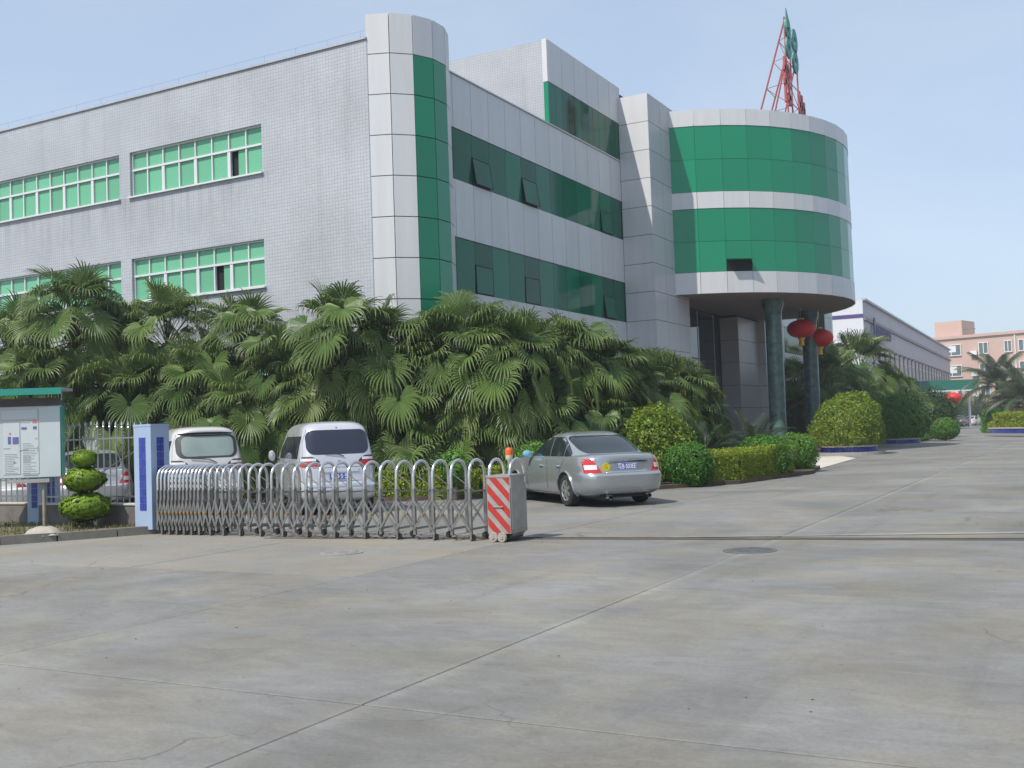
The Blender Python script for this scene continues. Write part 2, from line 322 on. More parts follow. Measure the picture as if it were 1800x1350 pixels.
class MB:
    def __init__(s): s.v = []; s.f = []
    def add(s, v, f):
        b = len(s.v); s.v += [tuple(p) for p in v]; s.f += [tuple(i+b for i in q) for q in f]; return s
    def box(s, c, sz, rz=0., M=None):
        h = [(x*sz[0]/2, y*sz[1]/2, z*sz[2]/2) for z in (-1, 1) for x, y in ((-1, -1), (1, -1), (1, 1), (-1, 1))]
        cr, sr = math.cos(rz), math.sin(rz)
        pts = [Vector((c[0]+x*cr-y*sr, c[1]+x*sr+y*cr, c[2]+z)) for x, y, z in h]
        if M: pts = [M @ p for p in pts]
        return s.add(pts, [(0, 3, 2, 1), (4, 5, 6, 7), (0, 1, 5, 4), (1, 2, 6, 5), (2, 3, 7, 6), (3, 0, 4, 7)])
    def bar(s, a, b, w, h=None, up=(0, 0, 1)):
        a = Vector(a); b = Vector(b); d = (b-a); l = d.length; d.normalize(); h = h or w
        up = Vector(up); sd = d.cross(up)
        if sd.length < 1e-4: sd = d.cross(Vector((1, 0, 0)))
        sd.normalize(); u = sd.cross(d)
        p = [q+sd*(i*w/2)+u*(j*h/2) for q in (a, b) for i, j in ((-1, -1), (1, -1), (1, 1), (-1, 1))]
        return s.add(p, [(0, 3, 2, 1), (4, 5, 6, 7), (0, 1, 5, 4), (1, 2, 6, 5), (2, 3, 7, 6), (3, 0, 4, 7)])
    def tube(s, path, r, n=8, cap=True):
        path = [Vector(p) for p in path]; rs = r if isinstance(r, (list, tuple)) else [r]*len(path)
        rings = []; up = None
        for i, p in enumerate(path):
            d = (path[min(i+1, len(path)-1)]-path[max(i-1, 0)]).normalized()
            if up is None:
                up = d.orthogonal().normalized()
            up = (up-d*up.dot(d)).normalized(); sd = d.cross(up)
            rings.append([p+(up*math.cos(2*math.pi*k/n)+sd*math.sin(2*math.pi*k/n))*rs[i] for k in range(n)])
        b = len(s.v)
        for q in rings: s.v += [tuple(p) for p in q]
        for i in range(len(path)-1):
            for k in range(n):
                s.f.append((b+i*n+k, b+i*n+(k+1) % n, b+(i+1)*n+(k+1) % n, b+(i+1)*n+k))
        if cap:
            s.f.append(tuple(b+k for k in reversed(range(n)))); s.f.append(tuple(b+(len(path)-1)*n+k for k in range(n)))
        return s
    def lathe(s, prof, n=24, c=(0, 0, 0), axis='z', cap=True):
        b = len(s.v)
        for r, z in prof:
            for k in range(n):
                a = 2*math.pi*k/n; x, y = r*math.cos(a), r*math.sin(a)
                p = (x, y, z) if axis == 'z' else ((x, z, y) if axis == 'y' else (z, x, y))
                s.v.append((c[0]+p[0], c[1]+p[1], c[2]+p[2]))
        for i in range(len(prof)-1):
            for k in range(n):
                q = (b+i*n+k, b+i*n+(k+1) % n, b+(i+1)*n+(k+1) % n, b+(i+1)*n+k)
                s.f.append(q if axis != 'y' else q[::-1])
        if cap:
            s.f.append(tuple(b+k for k in reversed(range(n)))); s.f.append(tuple(b+(len(prof)-1)*n+k for k in range(n)))
        return s
    def prism(s, poly, z0, z1):
        n = len(poly); b = len(s.v)
        s.v += [(x, y, z0) for x, y in poly]+[(x, y, z1) for x, y in poly]
        s.f += [(b+i, b+(i+1) % n, b+n+(i+1) % n, b+n+i) for i in range(n)]
        s.f += [tuple(b+i for i in reversed(range(n))), tuple(b+n+i for i in range(n))]
        return s
    def mesh(s, m, smooth=None):
        me = bpy.data.meshes.new('mesh'); me.from_pydata(s.v, [], s.f); me.materials.append(MATS[m])
        if smooth is not None:
            for p in me.polygons: p.use_smooth = True
            me.set_sharp_from_angle(angle=R(smooth))
        me.update(); return me
    def build(s, name, m, parent=None, loc=None, smooth=None, world=False):
        me = s.mesh(m, smooth); o = bpy.data.objects.new(name, me); link(o, parent)
        if world and parent is not None: o.location = -wp(parent)
        if loc is not None: o.location = loc
        return o
def obj(name, me, parent=None, loc=(0, 0, 0), rot=(0, 0, 0), scale=1.):
    o = bpy.data.objects.new(name, me); link(o, parent); o.location = loc; o.rotation_euler = rot
    o.scale = (scale,)*3 if not isinstance(scale, (tuple, list)) else scale
    return o
def text_mesh(txt, size, m, depth=.004, bold=0.):
    cu = bpy.data.curves.new('t', 'FONT'); cu.body = txt; cu.size = size; cu.extrude = depth; cu.align_x = 'CENTER'; cu.align_y = 'CENTER'; cu.offset = bold
    o = bpy.data.objects.new('t', cu); COL.objects.link(o)
    dg = bpy.context.evaluated_depsgraph_get(); me = bpy.data.meshes.new_from_object(o.evaluated_get(dg))
    bpy.data.objects.remove(o); bpy.data.curves.remove(cu)
    me.materials.clear(); me.materials.append(MATS[m]); return me

# ================================================================== THE SETTING
def proj(p):
    d = Vector(p)-C_P; w = d.dot(C_F)
    return (900+FPX*d.dot(C_R)/w, 675-FPX*d.dot(C_U)/w) if w > .05 else None
g = MB().add([(-340, -240, -.05), (340, -240, -.05), (340, 400, -.05), (-340, 400, -.05)], [(0, 1, 2, 3)]).build('ground', 'yard')
tag(g, kind='structure')
tag(MB().add([(-40, -2, -.03), (26, -2, -.03), (26, 72, -.03), (-40, 72, -.03)], [(0, 1, 2, 3)]).build('joint_bed', 'under'), kind='structure')
paving = bpy.data.objects.new('yard_paving', None); link(paving); tag(paving, kind='structure')
GX, GY = [-3.85+3.55*k for k in range(-8, 7)], [5.1+4.6*k for k in range(-1, 14)]
_slab = {}
def slab_mesh(m, w, l):
    if (m, w, l) not in _slab:
        b = .006; z = 0.
        me = bpy.data.meshes.new('slab'); o = [(-w/2, -l/2), (w/2, -l/2), (w/2, l/2), (-w/2, l/2)]; i = [(x*(1-2*b/w), y*(1-2*b/l)) for x, y in o]
        me.from_pydata([(x, y, -.04) for x, y in o]+[(x, y, z-.004) for x, y in o]+[(x, y, z) for x, y in i], [],
                       [(8, 9, 10, 11)]+[(k, (k+1) % 4, 4+(k+1) % 4, 4+k) for k in range(4)]+[(4+k, 4+(k+1) % 4, 8+(k+1) % 4, 8+k) for k in range(4)])
        me.materials.append(MATS[m]); _slab[(m, w, l)] = me
    return _slab[(m, w, l)]
for i in range(len(GX)-1):
    for j in range(len(GY)-1):
        vis = False
        for a in range(5):
            for b in range(5):
                q = proj((GX[i]+3.55*a/4, GY[j]+4.6*b/4, 0))
                if q and -40 < q[0] < 1840 and -40 < q[1] < 1400: vis = True
        if not vis: continue
        cx, cy = GX[i]+1.775, GY[j]+2.3
        pale = (9.5 < GY[j] < 10 and GX[i] < -7.5)
        o = obj('slab', slab_mesh('pale_yard' if pale else 'yard', round(3.55-.013, 3), round(4.6-.013, 3)), paving, (cx, cy, random.uniform(-.002, .002)))
# verge with kerb stones beside the gate
VK = [Vector((-14.42, 13.72, 0)), gnd(205, 943), gnd(100, 951), gnd(0, 958), Vector((-17.9, 8.9, 0)), Vector((-20.5, 6.2, 0))]
poly = [(p.x, p.y) for p in VK]+[(-40, 6.2), (-40, 15.1), (-14.42, 15.1)]
tag(MB().prism([(x-.08, y+.06) for x, y in poly][::-1], -.04, .115).build('verge', 'verge'), kind='structure')
kerb = bpy.data.objects.new('kerb', None); link(kerb); tag(kerb, kind='structure')
for a, b in zip(VK[:-1], VK[1:]):
    L_ = (b-a).length; n = max(1, round(L_/.85)); ang = math.atan2(b.y-a.y, b.x-a.x)
    for k in range(n):
        c = a+(b-a)*((k+.5)/n)
        o = blk('kerb_stone', 'kerbstone', kerb, (c.x, c.y, .045+random.uniform(-.006, .006)), (L_/n-.018, .15, .19), (random.uniform(-.02, .02), 0, ang+random.uniform(-.012, .012)))
# grass tufts on the verge
def blades(name, pts, m, h=.09, per=7, seed=1):
    r = np.random.default_rng(seed); v = []; f = []
    for p in pts:
        for k in range(per):
            a = r.uniform(0, 6.28); x = p[0]+r.normal(0, .05); y = p[1]+r.normal(0, .05); hh = h*r.uniform(.5, 1.3); w = .008
            dx, dy = math.cos(a), math.sin(a); b = len(v)
            v += [(x-dy*w, y+dx*w, p[2]), (x+dy*w, y-dx*w, p[2]), (x+dx*hh*.4, y+dy*hh*.4, p[2]+hh)]; f.append((b, b+1, b+2))
    me = bpy.data.meshes.new('blades'); me.from_pydata(v, [], f); me.materials.append(MATS[m]); return me
pts = []
while len(pts) < 1500:
    x = random.uniform(-24, -14.6); y = random.uniform(10.5, 14.7)
    ky = 13.7+(x+14.42)*1.45
    if y > max(ky, 8)+.25: pts.append((x, y, .113))
tag(obj('verge_grass', blades('g', pts, 'grass_blade', .07)), 'thin dry grass growing on the verge behind the kerb', 'grass', kind='stuff')
# pile of sand on the verge
r_ = np.random.default_rng(3); mb = MB(); prof = [(.75, -.02), (.62, .05), (.45, .12), (.25, .165), (.02, .18)]
mb.lathe(prof, 28, (0, 0, 0)); mb.v = [(x*.52+r_.normal(0, .012), y*.36+r_.normal(0, .012), z*.75+r_.normal(0, .004)) for x, y, z in mb.v]
p = gnd(76, 938, .12)
tag(mb.build('sand_heap', 'sand', loc=(p.x, p.y, .115), smooth=60), 'low pale heap of sand on the verge below the notice board', 'sand heap')
# sliding gate track in the concrete
tr = thing('gate_track', 'rusty twin rail of the sliding gate set flush into the concrete', 'rail', (-7.4, 13.5, 0))
A0, A1 = gnd(470, 945.5), gnd(1830, 948.5)
for off in (-.09, .09):
    d = (A1-A0).normalized(); nrm = Vector((-d.y, d.x, 0)); a = A0+nrm*off; b = A1+nrm*off
    mb = MB().bar((a.x, a.y, .004), (b.x, b.y, .004), .035, .012); mb.build('rail', 'track', tr, world=True)
s0, s1 = gnd(1180, 944.5), gnd(1830, 936)
d = (s1-s0).normalized(); nr = Vector((-d.y, d.x, 0))
tag(MB().add([s0-nr*.05+Vector((0, 0, .005)), s1-nr*.11+Vector((0, 0, .005)), s1+nr*.11+Vector((0, 0, .005)), s0+nr*.05+Vector((0, 0, .005))], [(0, 1, 2, 3)]).build('cement_strip', 'strip'), kind='structure')
def manhole(p, r, label, m):
    t = thing('manhole_cover', label, 'manhole', (p.x, p.y, .003))
    MB().lathe([(r, -.01), (r, .004), (r-.04, .006)], 40).build('rim', m, t)
    MB().lathe([(r-.05, 0), (r-.052, .010), (.01, .010)], 40).build('lid', m, t)
    for k in range(-4, 5):
        hl = math.sqrt(max(0, (r-.08)**2-(k*.06)**2))
        if hl > .05: blk('rib', m, t, (0, k*.06, .012), (hl*2, .022, .006), rel=False)
manhole(gnd(1318, 968), .33, 'dark round manhole cover in the concrete right of the gate rail', 'iron')
manhole(gnd(600, 972), .30, 'worn pale manhole cover in front of the folding gate', 'iron_pale')

# ================================================================== MAIN BUILDING
BX, BY = -17.19, 24.5
off_b = thing('office_building', 'three storey office block with grey tiles, white panels and green glass bands', 'building', (BX, BY, 0))
B = off_b
YE = 80.7   # far end
def facet(name, m, parent, p0, p1, z0, z1, t=.05, gap=.022, off=0.):
    """flat panel whose front runs p0->p1, outward normal to the right of that direction"""
    a = Vector((p0[0], p0[1], 0)); b = Vector((p1[0], p1[1], 0)); d = b-a; L_ = d.length; d.normalize(); n = Vector((d.y, -d.x, 0))
    c = (a+b)/2+n*(off-t/2); ang = math.atan2(d.y, d.x)
    return blk(name, m, parent, (c.x, c.y, (z0+z1)/2), (L_-gap, t, z1-z0-gap), (0, 0, ang))
# solid core (joint colour shows between panels)
core = MB()
core.box((-29, (26.2+79)/2, 6.1), (23.4, 52.5, 12.2)); core.build('core', 'joint', B, world=True)
MB().box((-28.65, 52.6, 12.28), (22.7, 55.4, .15)).build('roof', 'roofing', B, world=True)
# tiled end wall with real window openings
LW, TOPZ = BY, 12.93
WX = [(-27.31, -21.66), (-34.86, -27.81), (-41.0, -35.4)]
WZ = [(2.68, 4.14), (6.2, 7.64), (9.68, 11.16)]
wall = MB(); zs = [0.]
x0, x1 = -46., -17.66
def wbox(xa, xb, za, zb): wall.box(((xa+xb)/2, LW+.125, (za+zb)/2), (xb-xa, .25, zb-za))
prev = 0.
for za, zb in WZ:
    wbox(x0, x1, prev, za); xr = x1
    for a, b in WX: wbox(b, xr, za, zb); xr = a
    wbox(x0, xr, za, zb); prev = zb
wbox(x0, x1, prev, TOPZ)
wall.box((x0+.125, LW+.25+27, TOPZ/2), (.25, 54, TOPZ)).build('tile_wall', 'tiles', B, world=True)
MB().box(((x0+x1)/2, LW+.12, TOPZ+.03), (x1-x0, .34, .06)).build('coping', 'tiles', B, world=True)
wire = MB().tube([(x0, LW+.12, TOPZ+.32), (x1-.1, LW+.12, TOPZ+.32)], .005, 5)
for k in range(24): wire.tube([(x1-.3-k*1.2, LW+.12, TOPZ), (x1-.3-k*1.2, LW+.12, TOPZ+.33)], .005, 5)
wire.build('lightning_wire', 'galv', B, world=True)
def strip_window(xa, xb, za, zb, ncol, dark=None, hang=()):
    w = bpy.data.objects.new('window', None); link(w, B); w.location = Vector(((xa+xb)/2, LW, za))-wp(B)
    zt = za+(zb-za)*.60; y = LW+.13; fr = MB(); cw = (xb-xa)/ncol
    fr.box(((xa+xb)/2, y, za+.03), (xb-xa, .09, .06)); fr.box(((xa+xb)/2, y, zb-.025), (xb-xa, .09, .05)); fr.box(((xa+xb)/2, y-.004, zt), (xb-xa, .10, .065))
    for k in range(ncol+1):
        x = xa+k*cw; x = min(max(x, xa+.025), xb-.025)
        fr.box((x, y+.001, (zt+zb)/2), (.045, .085, zb-zt)); fr.box((x, y+.001, (za+zt)/2), (.12 if k % 2 == 0 and 0 < k < ncol else .05, .087, zt-za))
    fr.build('frame', 'white_frame', w, world=True)
    MB().box(((xa+xb)/2, LW-.02, za-.025), (xb-xa+.1, .14, .05)).build('sill', 'white_frame', w, world=True)
    for k in range(ncol):
        for (z0, z1) in ((za+.06, zt-.03), (zt+.03, zb-.05)):
            if dark is not None and k == dark and z0 < zt:
                blk('pane', 'green_film', w, (xa+(k+.5)*cw+cw*.24, y+.02, (z0+z1)/2), (cw*.5, .012, z1-z0), (random.uniform(-.01, .01), 0, 0)); continue
            blk('pane', 'green_film', w, (xa+(k+.5)*cw, y+.02, (z0+z1)/2), (cw-.05, .012, z1-z0), (random.uniform(-.006, .006), 0, random.uniform(-.008, .008)))
    blk('dark_interior', 'dark_void', w, ((xa+xb)/2, y+.10, (za+zb)/2), (xb-xa, .02, zb-za))
for f, (za, zb) in enumerate(WZ):
    for i, (a, b) in enumerate(WX):
        strip_window(a, b, za, zb, (8, 10, 8)[i], dark={(2, 0): 6, (1, 0): 5}.get((f, i)))
# rounded corner towers of flat facets
def tower(mirror):
    vs = [(-17.70, 24.5)]
    for k in range(1, 6):
        a = R(22.5*k); vs.append((vs[-1][0]+.69*math.cos(a), vs[-1][1]+.69*math.sin(a)))
    fl = (lambda p: (p[0], 2*52.6-p[1])) if mirror else (lambda p: p)
    vs = [fl(p) for p in vs]
    t = bpy.data.objects.new('corner_tower', None); link(t, B); t.location = Vector((*vs[2], 0))-wp(B)
    rows = [max(13.66-1.176*k, 0.) for k in range(0, 13)]
    for k in range(5):
        p0, p1 = (vs[k], vs[k+1]) if not mirror else (vs[k+1], vs[k])
        for r in range(12):
            m = 'green_glass' if (k in (2, 3) and r > 0) else 'alu'
            facet('panel' if m == 'alu' else 'glass_panel', m, t, p0, p1, rows[r+1], rows[r], gap=.026)
    ctr = fl((-18.05, 26.3))
    ip = [(p[0]+(ctr[0]-p[0])*.03, p[1]+(ctr[1]-p[1])*.03) for p in vs]+[fl((-17.75, 27.5)), fl((-17.72, 24.56))]
    MB().prism(ip if not mirror else ip[::-1], 0, 13.58).build('tower_core', 'joint', t, world=True)
tower(False); tower(True)
# glazed front with panel bands
FZ = [(0., 2.5, 's'), (2.5, 4.2, 'g'), (4.2, 6.04, 's'), (6.04, 7.72, 'g'), (7.72, 9.57, 's'), (9.57, 11.21, 'g'), (11.21, 12.93, 's')]
NF = 13; PW = (42-27.2)/NF
awn = {(5, 2), (5, 5), (5, 11), (3, 2), (3, 5), (3, 11)}
def front(ya, yb, detail):
    n = round((yb-ya)/PW); w = (yb-ya)/n
    for r, (z0, z1, k) in enumerate(FZ):
        if not detail and k == 's': facet('panel', 'alu', B, (BX, ya), (BX, yb), z0, z1); continue
        for i in range(n):
            p0, p1 = (BX, ya+w*i), (BX, ya+w*(i+1))
            if k == 's': facet('panel', 'alu', B, p0, p1, z0, z1)
            elif detail and (r, i) in awn:
                zm = z0+(z1-z0)*.56
                facet('glass_pane', 'green_glass_shade', B, p0, p1, zm, z1, t=.03, gap=.016, off=-.03)
                opened = {(5, 2): .15, (5, 5): .15, (5, 11): .07, (3, 11): .13, (3, 2): .02, (3, 5): .0}[(r, i)]
                s = bpy.data.objects.new('awning_sash', None); link(s, B); s.location = Vector((BX-.02, (p0[1]+p1[1])/2, zm))-wp(B); s.rotation_euler = (0, -opened, 0)
                h = zm-z0-.02
                blk('pane', 'green_glass_shade', s, (0, 0, -h/2), (.012, w-.06, h-.04), rel=False)
                fm = MB()
                for q in (-1, 1): fm.box((0.003, q*(w/2-.02), -h/2), (.02, .018, h))
                fm.box((.005, 0, -.012), (.03, w-.08, .024)).box((.005, 0, -h+.012), (.03, w-.08, .024)); fm.build('sash_frame', 'joint', s)
            else: facet('glass_pane', 'green_glass_shade', B, p0, p1, z0, z1, t=.03, gap=.016, off=-.03)
front(27.2, 42., True); front(63.2, 78., False)
for _y in (34.6, 70.6): MB().box((BX-.17, _y, 6.4), (.2, 15.4, 12.8)).build('front_wall', 'joint', B, world=True)
MB().box((BX-.05, 34.6, 12.95), (.2, 14.8, .04)).build('coping', 'alu', B, world=True)
# raised fourth storey
UY0, UY1 = 35.3, 70.
MB().box(((BX-.1-32)/2, UY0+.15, (12.3+16.2)/2), (32+BX-.1-.0, .3, 3.9)).build('penthouse_wall', 'tiles', B, world=True)
MB().box((-24.6, 52.7, 14.2), (14.4, 34.2, 3.8)).build('penthouse_core', 'joint', B, world=True)
facet('trim', 'alu', B, (BX-.22, UY0-.04), (BX+.0, UY0-.04), 14.58, 16.23, t=.05)
facet('glass_return', 'green_glass', B, (BX-.2, UY0-.035), (BX+.0, UY0-.035), 12.93, 14.58, t=.05)
NU = 6; uw = (42.2-UY0)/NU
for i in range(NU):
    p0, p1 = (BX+.01, UY0+uw*i), (BX+.01, UY0+uw*(i+1))
    facet('panel', 'alu', B, p0, p1, 14.58, 16.2)
    for q in (0, 1):
        a = (BX-.01, UY0+uw*(i+q*.5)); b_ = (BX-.01, UY0+uw*(i+q*.5+.5)); facet('glass_pane', 'green_glass_shade', B, a, b_, 12.95, 14.58, t=.03, gap=.016)
# entrance pier (two of them, mirrored about the drum)
PX = -15.84
def pier(ya, yb, nm):
    t = bpy.data.objects.new('entrance_pier', None); link(t, B); t.location = Vector((PX, ya, 0))-wp(B)
    MB().box(((PX+BX)/2-.05, (ya+yb)/2, 7.8), (PX-BX+.02, yb-ya-.06, 15.6)).build('pier_core', 'joint', t, world=True)
    n = 13; h = 15.7/n
    for r in range(n):
        z0, z1 = r*h, (r+1)*h
        facet('panel', 'alu', t, (BX, ya), (PX, ya), z0, z1)
        facet('panel', 'alu', t, (PX, yb), (BX, yb), z0, z1)
        for i in range(3): facet('panel', 'alu_shade_side', t, (PX, ya+(yb-ya)*i/3), (PX, ya+(yb-ya)*(i+1)/3), z0, z1)
pier(42., 46.3, 'a'); pier(58.9, 63.2, 'b')
# drum over the porch
DC, DR, DA0, DDA = (-18.25, 52.61), 8.43, -1.15, .14
dr = bpy.data.objects.new('glass_drum', None); link(dr, B); dr.location = Vector((*DC, 7.3))-wp(B)
DZ = [(7.31, 8.27, 'alu'), (8.27, 9.62, 'g'), (9.62, 11.08, 'g'), (11.08, 11.83, 'alu'), (11.83, 13.28, 'g'), (13.28, 14.77, 'g'), (14.77, 15.52, 'alu')]
def dpt(a, r=DR): return (DC[0]+r*math.cos(a), DC[1]+r*math.sin(a))
k0, k1 = -1, 16
for k in range(k0, k1):
    a0, a1 = DA0+DDA*k, DA0+DDA*(k+1)
    for z0, z1, m in DZ:
        if m == 'alu': facet('panel', 'alu', dr, dpt(a0), dpt(a1), z0, z1, gap=.02)
        elif k == 1 and z0 == 8.27:
            zt = z0+.55
            facet('glass_pane', 'green_glass', dr, dpt(a0), dpt(a1), zt, z1, t=.03, gap=.016, off=-.02)
            facet('dark_vent_panel', 'dark_void', dr, dpt(a0), dpt(a1), z0, zt, t=.02, gap=.016, off=-.06)  # near-black panel stands for the unlit room behind the raised sash
            am = (a0+a1)/2; c = dpt(am, DR+.10)
            blk('vent_sash', 'green_glass_shade', dr, (c[0], c[1], zt-.06), (.5, 1.12, .015), (0, .12, am))
        else: facet('glass_pane', 'green_glass', dr, dpt(a0), dpt(a1), z0, z1, t=.03, gap=.014, off=-.02)
pl = [dpt(DA0+DDA*k, DR-.12) for k in range(k0, k1+1)]+[(-19.5, dpt(DA0+DDA*k1)[1]), (-19.5, dpt(DA0+DDA*k0)[1])]
MB().prism(pl, 7.45, 14.9).build('drum_core', 'joint', dr, world=True)
pl2 = [dpt(DA0+DDA*k, DR-.05) for k in range(k0, k1+1)]+[(-17.1, dpt(DA0+DDA*k1)[1]), (-17.1, dpt(DA0+DDA*k0)[1])]
MB().prism(pl2, 7.33, 7.44).build('soffit', 'soffit', dr, world=True)
# porch columns
for (x, y) in ((1358, 527), (1421, 548)):
    q = gnd(x, y, 7.31)
    cl = bpy.data.objects.new('porch_column', None); link(cl, B); cl.location = Vector((q.x, q.y, 0))-wp(B)
    MB().lathe([(.385, .3), (.385, 6.55)], 32).build('shaft', 'marble', cl, smooth=40)
    MB().lathe([(.385, 6.55), (.40, 6.75), (.50, 7.05), (.52, 7.33)], 32).build('capital', 'marble', cl, smooth=30)
    MB().lathe([(.55, .0), (.55, .22), (.42, .3)], 32).build('plinth', 'marble', cl, smooth=30)
# glazed entrance wall under the drum
ent = bpy.data.objects.new('entrance', None); link(ent, B); ent.location = Vector((BX, 50, 0))-wp(B)
ex = -17.3
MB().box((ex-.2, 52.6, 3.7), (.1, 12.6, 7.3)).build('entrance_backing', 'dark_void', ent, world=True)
ey = [46.3, 49.0, 51.6, 54.2]
for i in range(3):
    for z0, z1 in ((0.15, 2.5), (2.5, 4.9), (4.9, 7.2)):
        blk('glass_pane', 'entry_glass', ent, (ex, (ey[i]+ey[i+1])/2, (z0+z1)/2), (.03, ey[i+1]-ey[i]-.06, z1-z0-.06))
    MB().box((ex, ey[i+1], 3.7), (.07, .06, 7.2)).build('mullion', 'alu_dark', ent, world=True)
for k in range(6):
    facet('panel', 'granite_panel', ent, (-16.2, 55.0), (-16.2, 59.), 1.2*k, 1.2*k+1.2); facet('panel', 'granite_panel', ent, (-17.2, 55.), (-16.2, 55.), 1.2*k, 1.2*k+1.2)
MB().box((-16.75, 57., 3.65), (1.0, 3.9, 7.3)).build('block_core', 'joint', ent, world=True)
blk('transom', 'alu_dark', ent, (-16.9, 51.6, 2.55), (.08, 9., .12))
for k in range(3): blk('step', 'red_granite', ent, (-13.9+.35*k*0, 53.2, .06+.12*k), (6.2-.7*k, 13.5-.7*k, .12))
# sign frame on the drum roof
sg_p = dep(1392, 192, 50.5); sz0 = 14.92
sg = thing('roof_sign', 'tall red lattice frame with weathered sign letters on the drum roof', 'sign', (sg_p.x, sg_p.y, sz0))
sg.scale = (1, .72, .93)
def S(y, z, x=0.): return (x, y, z)
fr = MB(); H_ = 6.1
YA, YB = -2.0, 2.4
for y in (YA+1.0, YA+2.2, YB-.4): fr.tube([S(y, 0), S(y, H_-.9 if y > 0 else H_)], .045, 6)
for z in (.9, 1.9, 2.9, 3.9): fr.tube([S(YA+1, z), S(YB-.4, z)], .02, 6)
for k, z in enumerate((0, 1., 2., 3.)): fr.tube([S(YA+1 if k % 2 else YB-.4, z), S(YB-.4 if k % 2 else YA+1, z+1)], .016, 6)
for y in (YA+1.0, YB-1.2): fr.tube([S(y, 5.9), S(y, 0, -1.75)], .05, 6); fr.tube([S(y, 3.9), S(y, 0, -.95)], .045, 6)
for z in (1.3, 2.6, 3.9, 4.9):
    x = -1.75*(1-z/5.9)
    fr.tube([S(YA+1, z, x), S(YA+1, z+.15)], .016, 6); fr.tube([S(YA+1, z, x), S(YA+1, z-.9)], .016, 6); fr.tube([S(YA+1, z, x), S(YB-1.2, z, x)], .016, 6)
fr.build('frame', 'red_steel', sg)
def ring8(cy, cz, w, h, t=.28):
    mb = MB(); n = 20
    for half in (0, 1):
        zc = cz+(h/4 if half == 0 else -h/4)*.95
        for k in range(n):
            a0, a1 = 2*math.pi*k/n, 2*math.pi*(k+1)/n
            P_ = lambda a, s_: (cy+w/2*s_*math.cos(a), zc+h*.27*s_*math.sin(a))
            q = [P_(a0, 1), P_(a1, 1), P_(a1, .33), P_(a0, .33)]
            b = len(mb.v)
            for x in (.06, .14): mb.v += [(x, y_, z_) for y_, z_ in q]
            mb.f += [(b, b+3, b+2, b+1), (b+4, b+5, b+6, b+7), (b, b+1, b+5, b+4), (b+2, b+3, b+7, b+6)]
    return mb
ring8(-.75, 5.05, 1.3, 2.1).build('emblem', 'sign_green', sg); ring8(.95, 4.75, 1.5, 2.3).build('emblem', 'sign_green', sg)
MB().add([(.15, -1.5, 5.4), (.15, -.5, 5.6), (.15, -1.45, 6.4), (.2, -1.5, 5.4), (.2, -.5, 5.6), (.2, -1.45, 6.4)], [(0, 2, 1), (3, 4, 5), (0, 1, 4, 3), (1, 2, 5, 4), (2, 0, 3, 5)]).build('emblem', 'sign_green', sg)
def glyph(cy, cz, w, h, strokes):
    mb = MB()
    for (ya, za, yb, zb, t) in strokes: mb.bar((.1, cy+ya*w, cz+za*h), (.1, cy+yb*w, cz+zb*h), .07, t, up=(1, 0, 0)) if False else mb.bar((.1, cy+ya*w, cz+za*h), (.1, cy+yb*w, cz+zb*h), t, .09, up=(1, 0, 0))
    return mb
glyph(-1.5, 2.65, 1.8, 2.3, [(-.3, -.5, -.3, .5, .3), (-.45, .25, .1, .25, .26), (-.45, -.05, .05, .0, .26), (.15, .4, .4, .1, .3), (.2, .1, .2, -.5, .28), (.05, -.2, .45, -.45, .26), (-.1, .5, .1, .1, .26), (.0, -.35, .45, -.3, .24)]).build('letter', 'sign_red', sg)
glyph(2.3, 1.9, 1.8, 1.8, [(-.35, -.5, -.35, .5, .35), (.0, -.5, .0, .45, .36), (.32, -.5, .32, .3, .35), (-.45, .1, .45, .05, .3), (-.45, -.3, .45, -.3, .3)]).build('letter', 'sign_red', sg)
# lanterns hung from the porch edge
def lantern(p, r, label, drop):
    t = thing('red_lantern', label, 'lantern', p, 0, 'red festival lanterns')
    mb = MB(); pr_ = []; n = 18
    for k in range(n+1):
        a = -math.pi/2+math.pi*k/n*1.0; pr_.append((max(.20*r, r*math.cos(a)**.8 if math.cos(a) > 0 else 0), .64*r*math.sin(a)))
    mb.lathe(pr_, 36); mb.build('body', 'lantern_red', t, smooth=40)
    ribs = MB()
    for k in range(24):
        a = 2*math.pi*k/24; ribs.tube([((max(.2*r, r*math.cos(b_)**.8)+.006)*math.cos(a), (max(.2*r, r*math.cos(b_)**.8)+.006)*math.sin(a), .64*r*math.sin(b_)) for b_ in [(-.5+q/8)*math.pi*.98 for q in range(9)]], .007*r/.6, 4)
    ribs.build('ribs', 'lantern_red', t)
    MB().lathe([(.26*r, .66*r), (.26*r, .78*r)], 20).build('cap', 'lantern_gold', t); MB().lathe([(.26*r, -.78*r), (.26*r, -.66*r)], 20).build('cap', 'lantern_gold', t)
    MB().lathe([(.20*r, -1.22*r), (.16*r, -.78*r)], 20).build('tassel', 'lantern_gold', t)
    MB().tube([(0, 0, .78*r), (0, 0, drop)], .012, 5).build('cord', 'lantern_gold', t)
for (x, y, lab) in ((1408, 578, 'larger red paper lantern with gold tassel hanging left in front of the second column'), (1440, 594, 'right red paper lantern with gold tassel under the drum beside the palms')):
    h = gnd(x, 541 if x < 1420 else 547, 7.33); D_ = (h-C_P).dot(C_F)
    q = dep(x, y, D_); lantern((q.x, q.y, q.z), 24/FPX*D_, lab, 7.33-q.z)

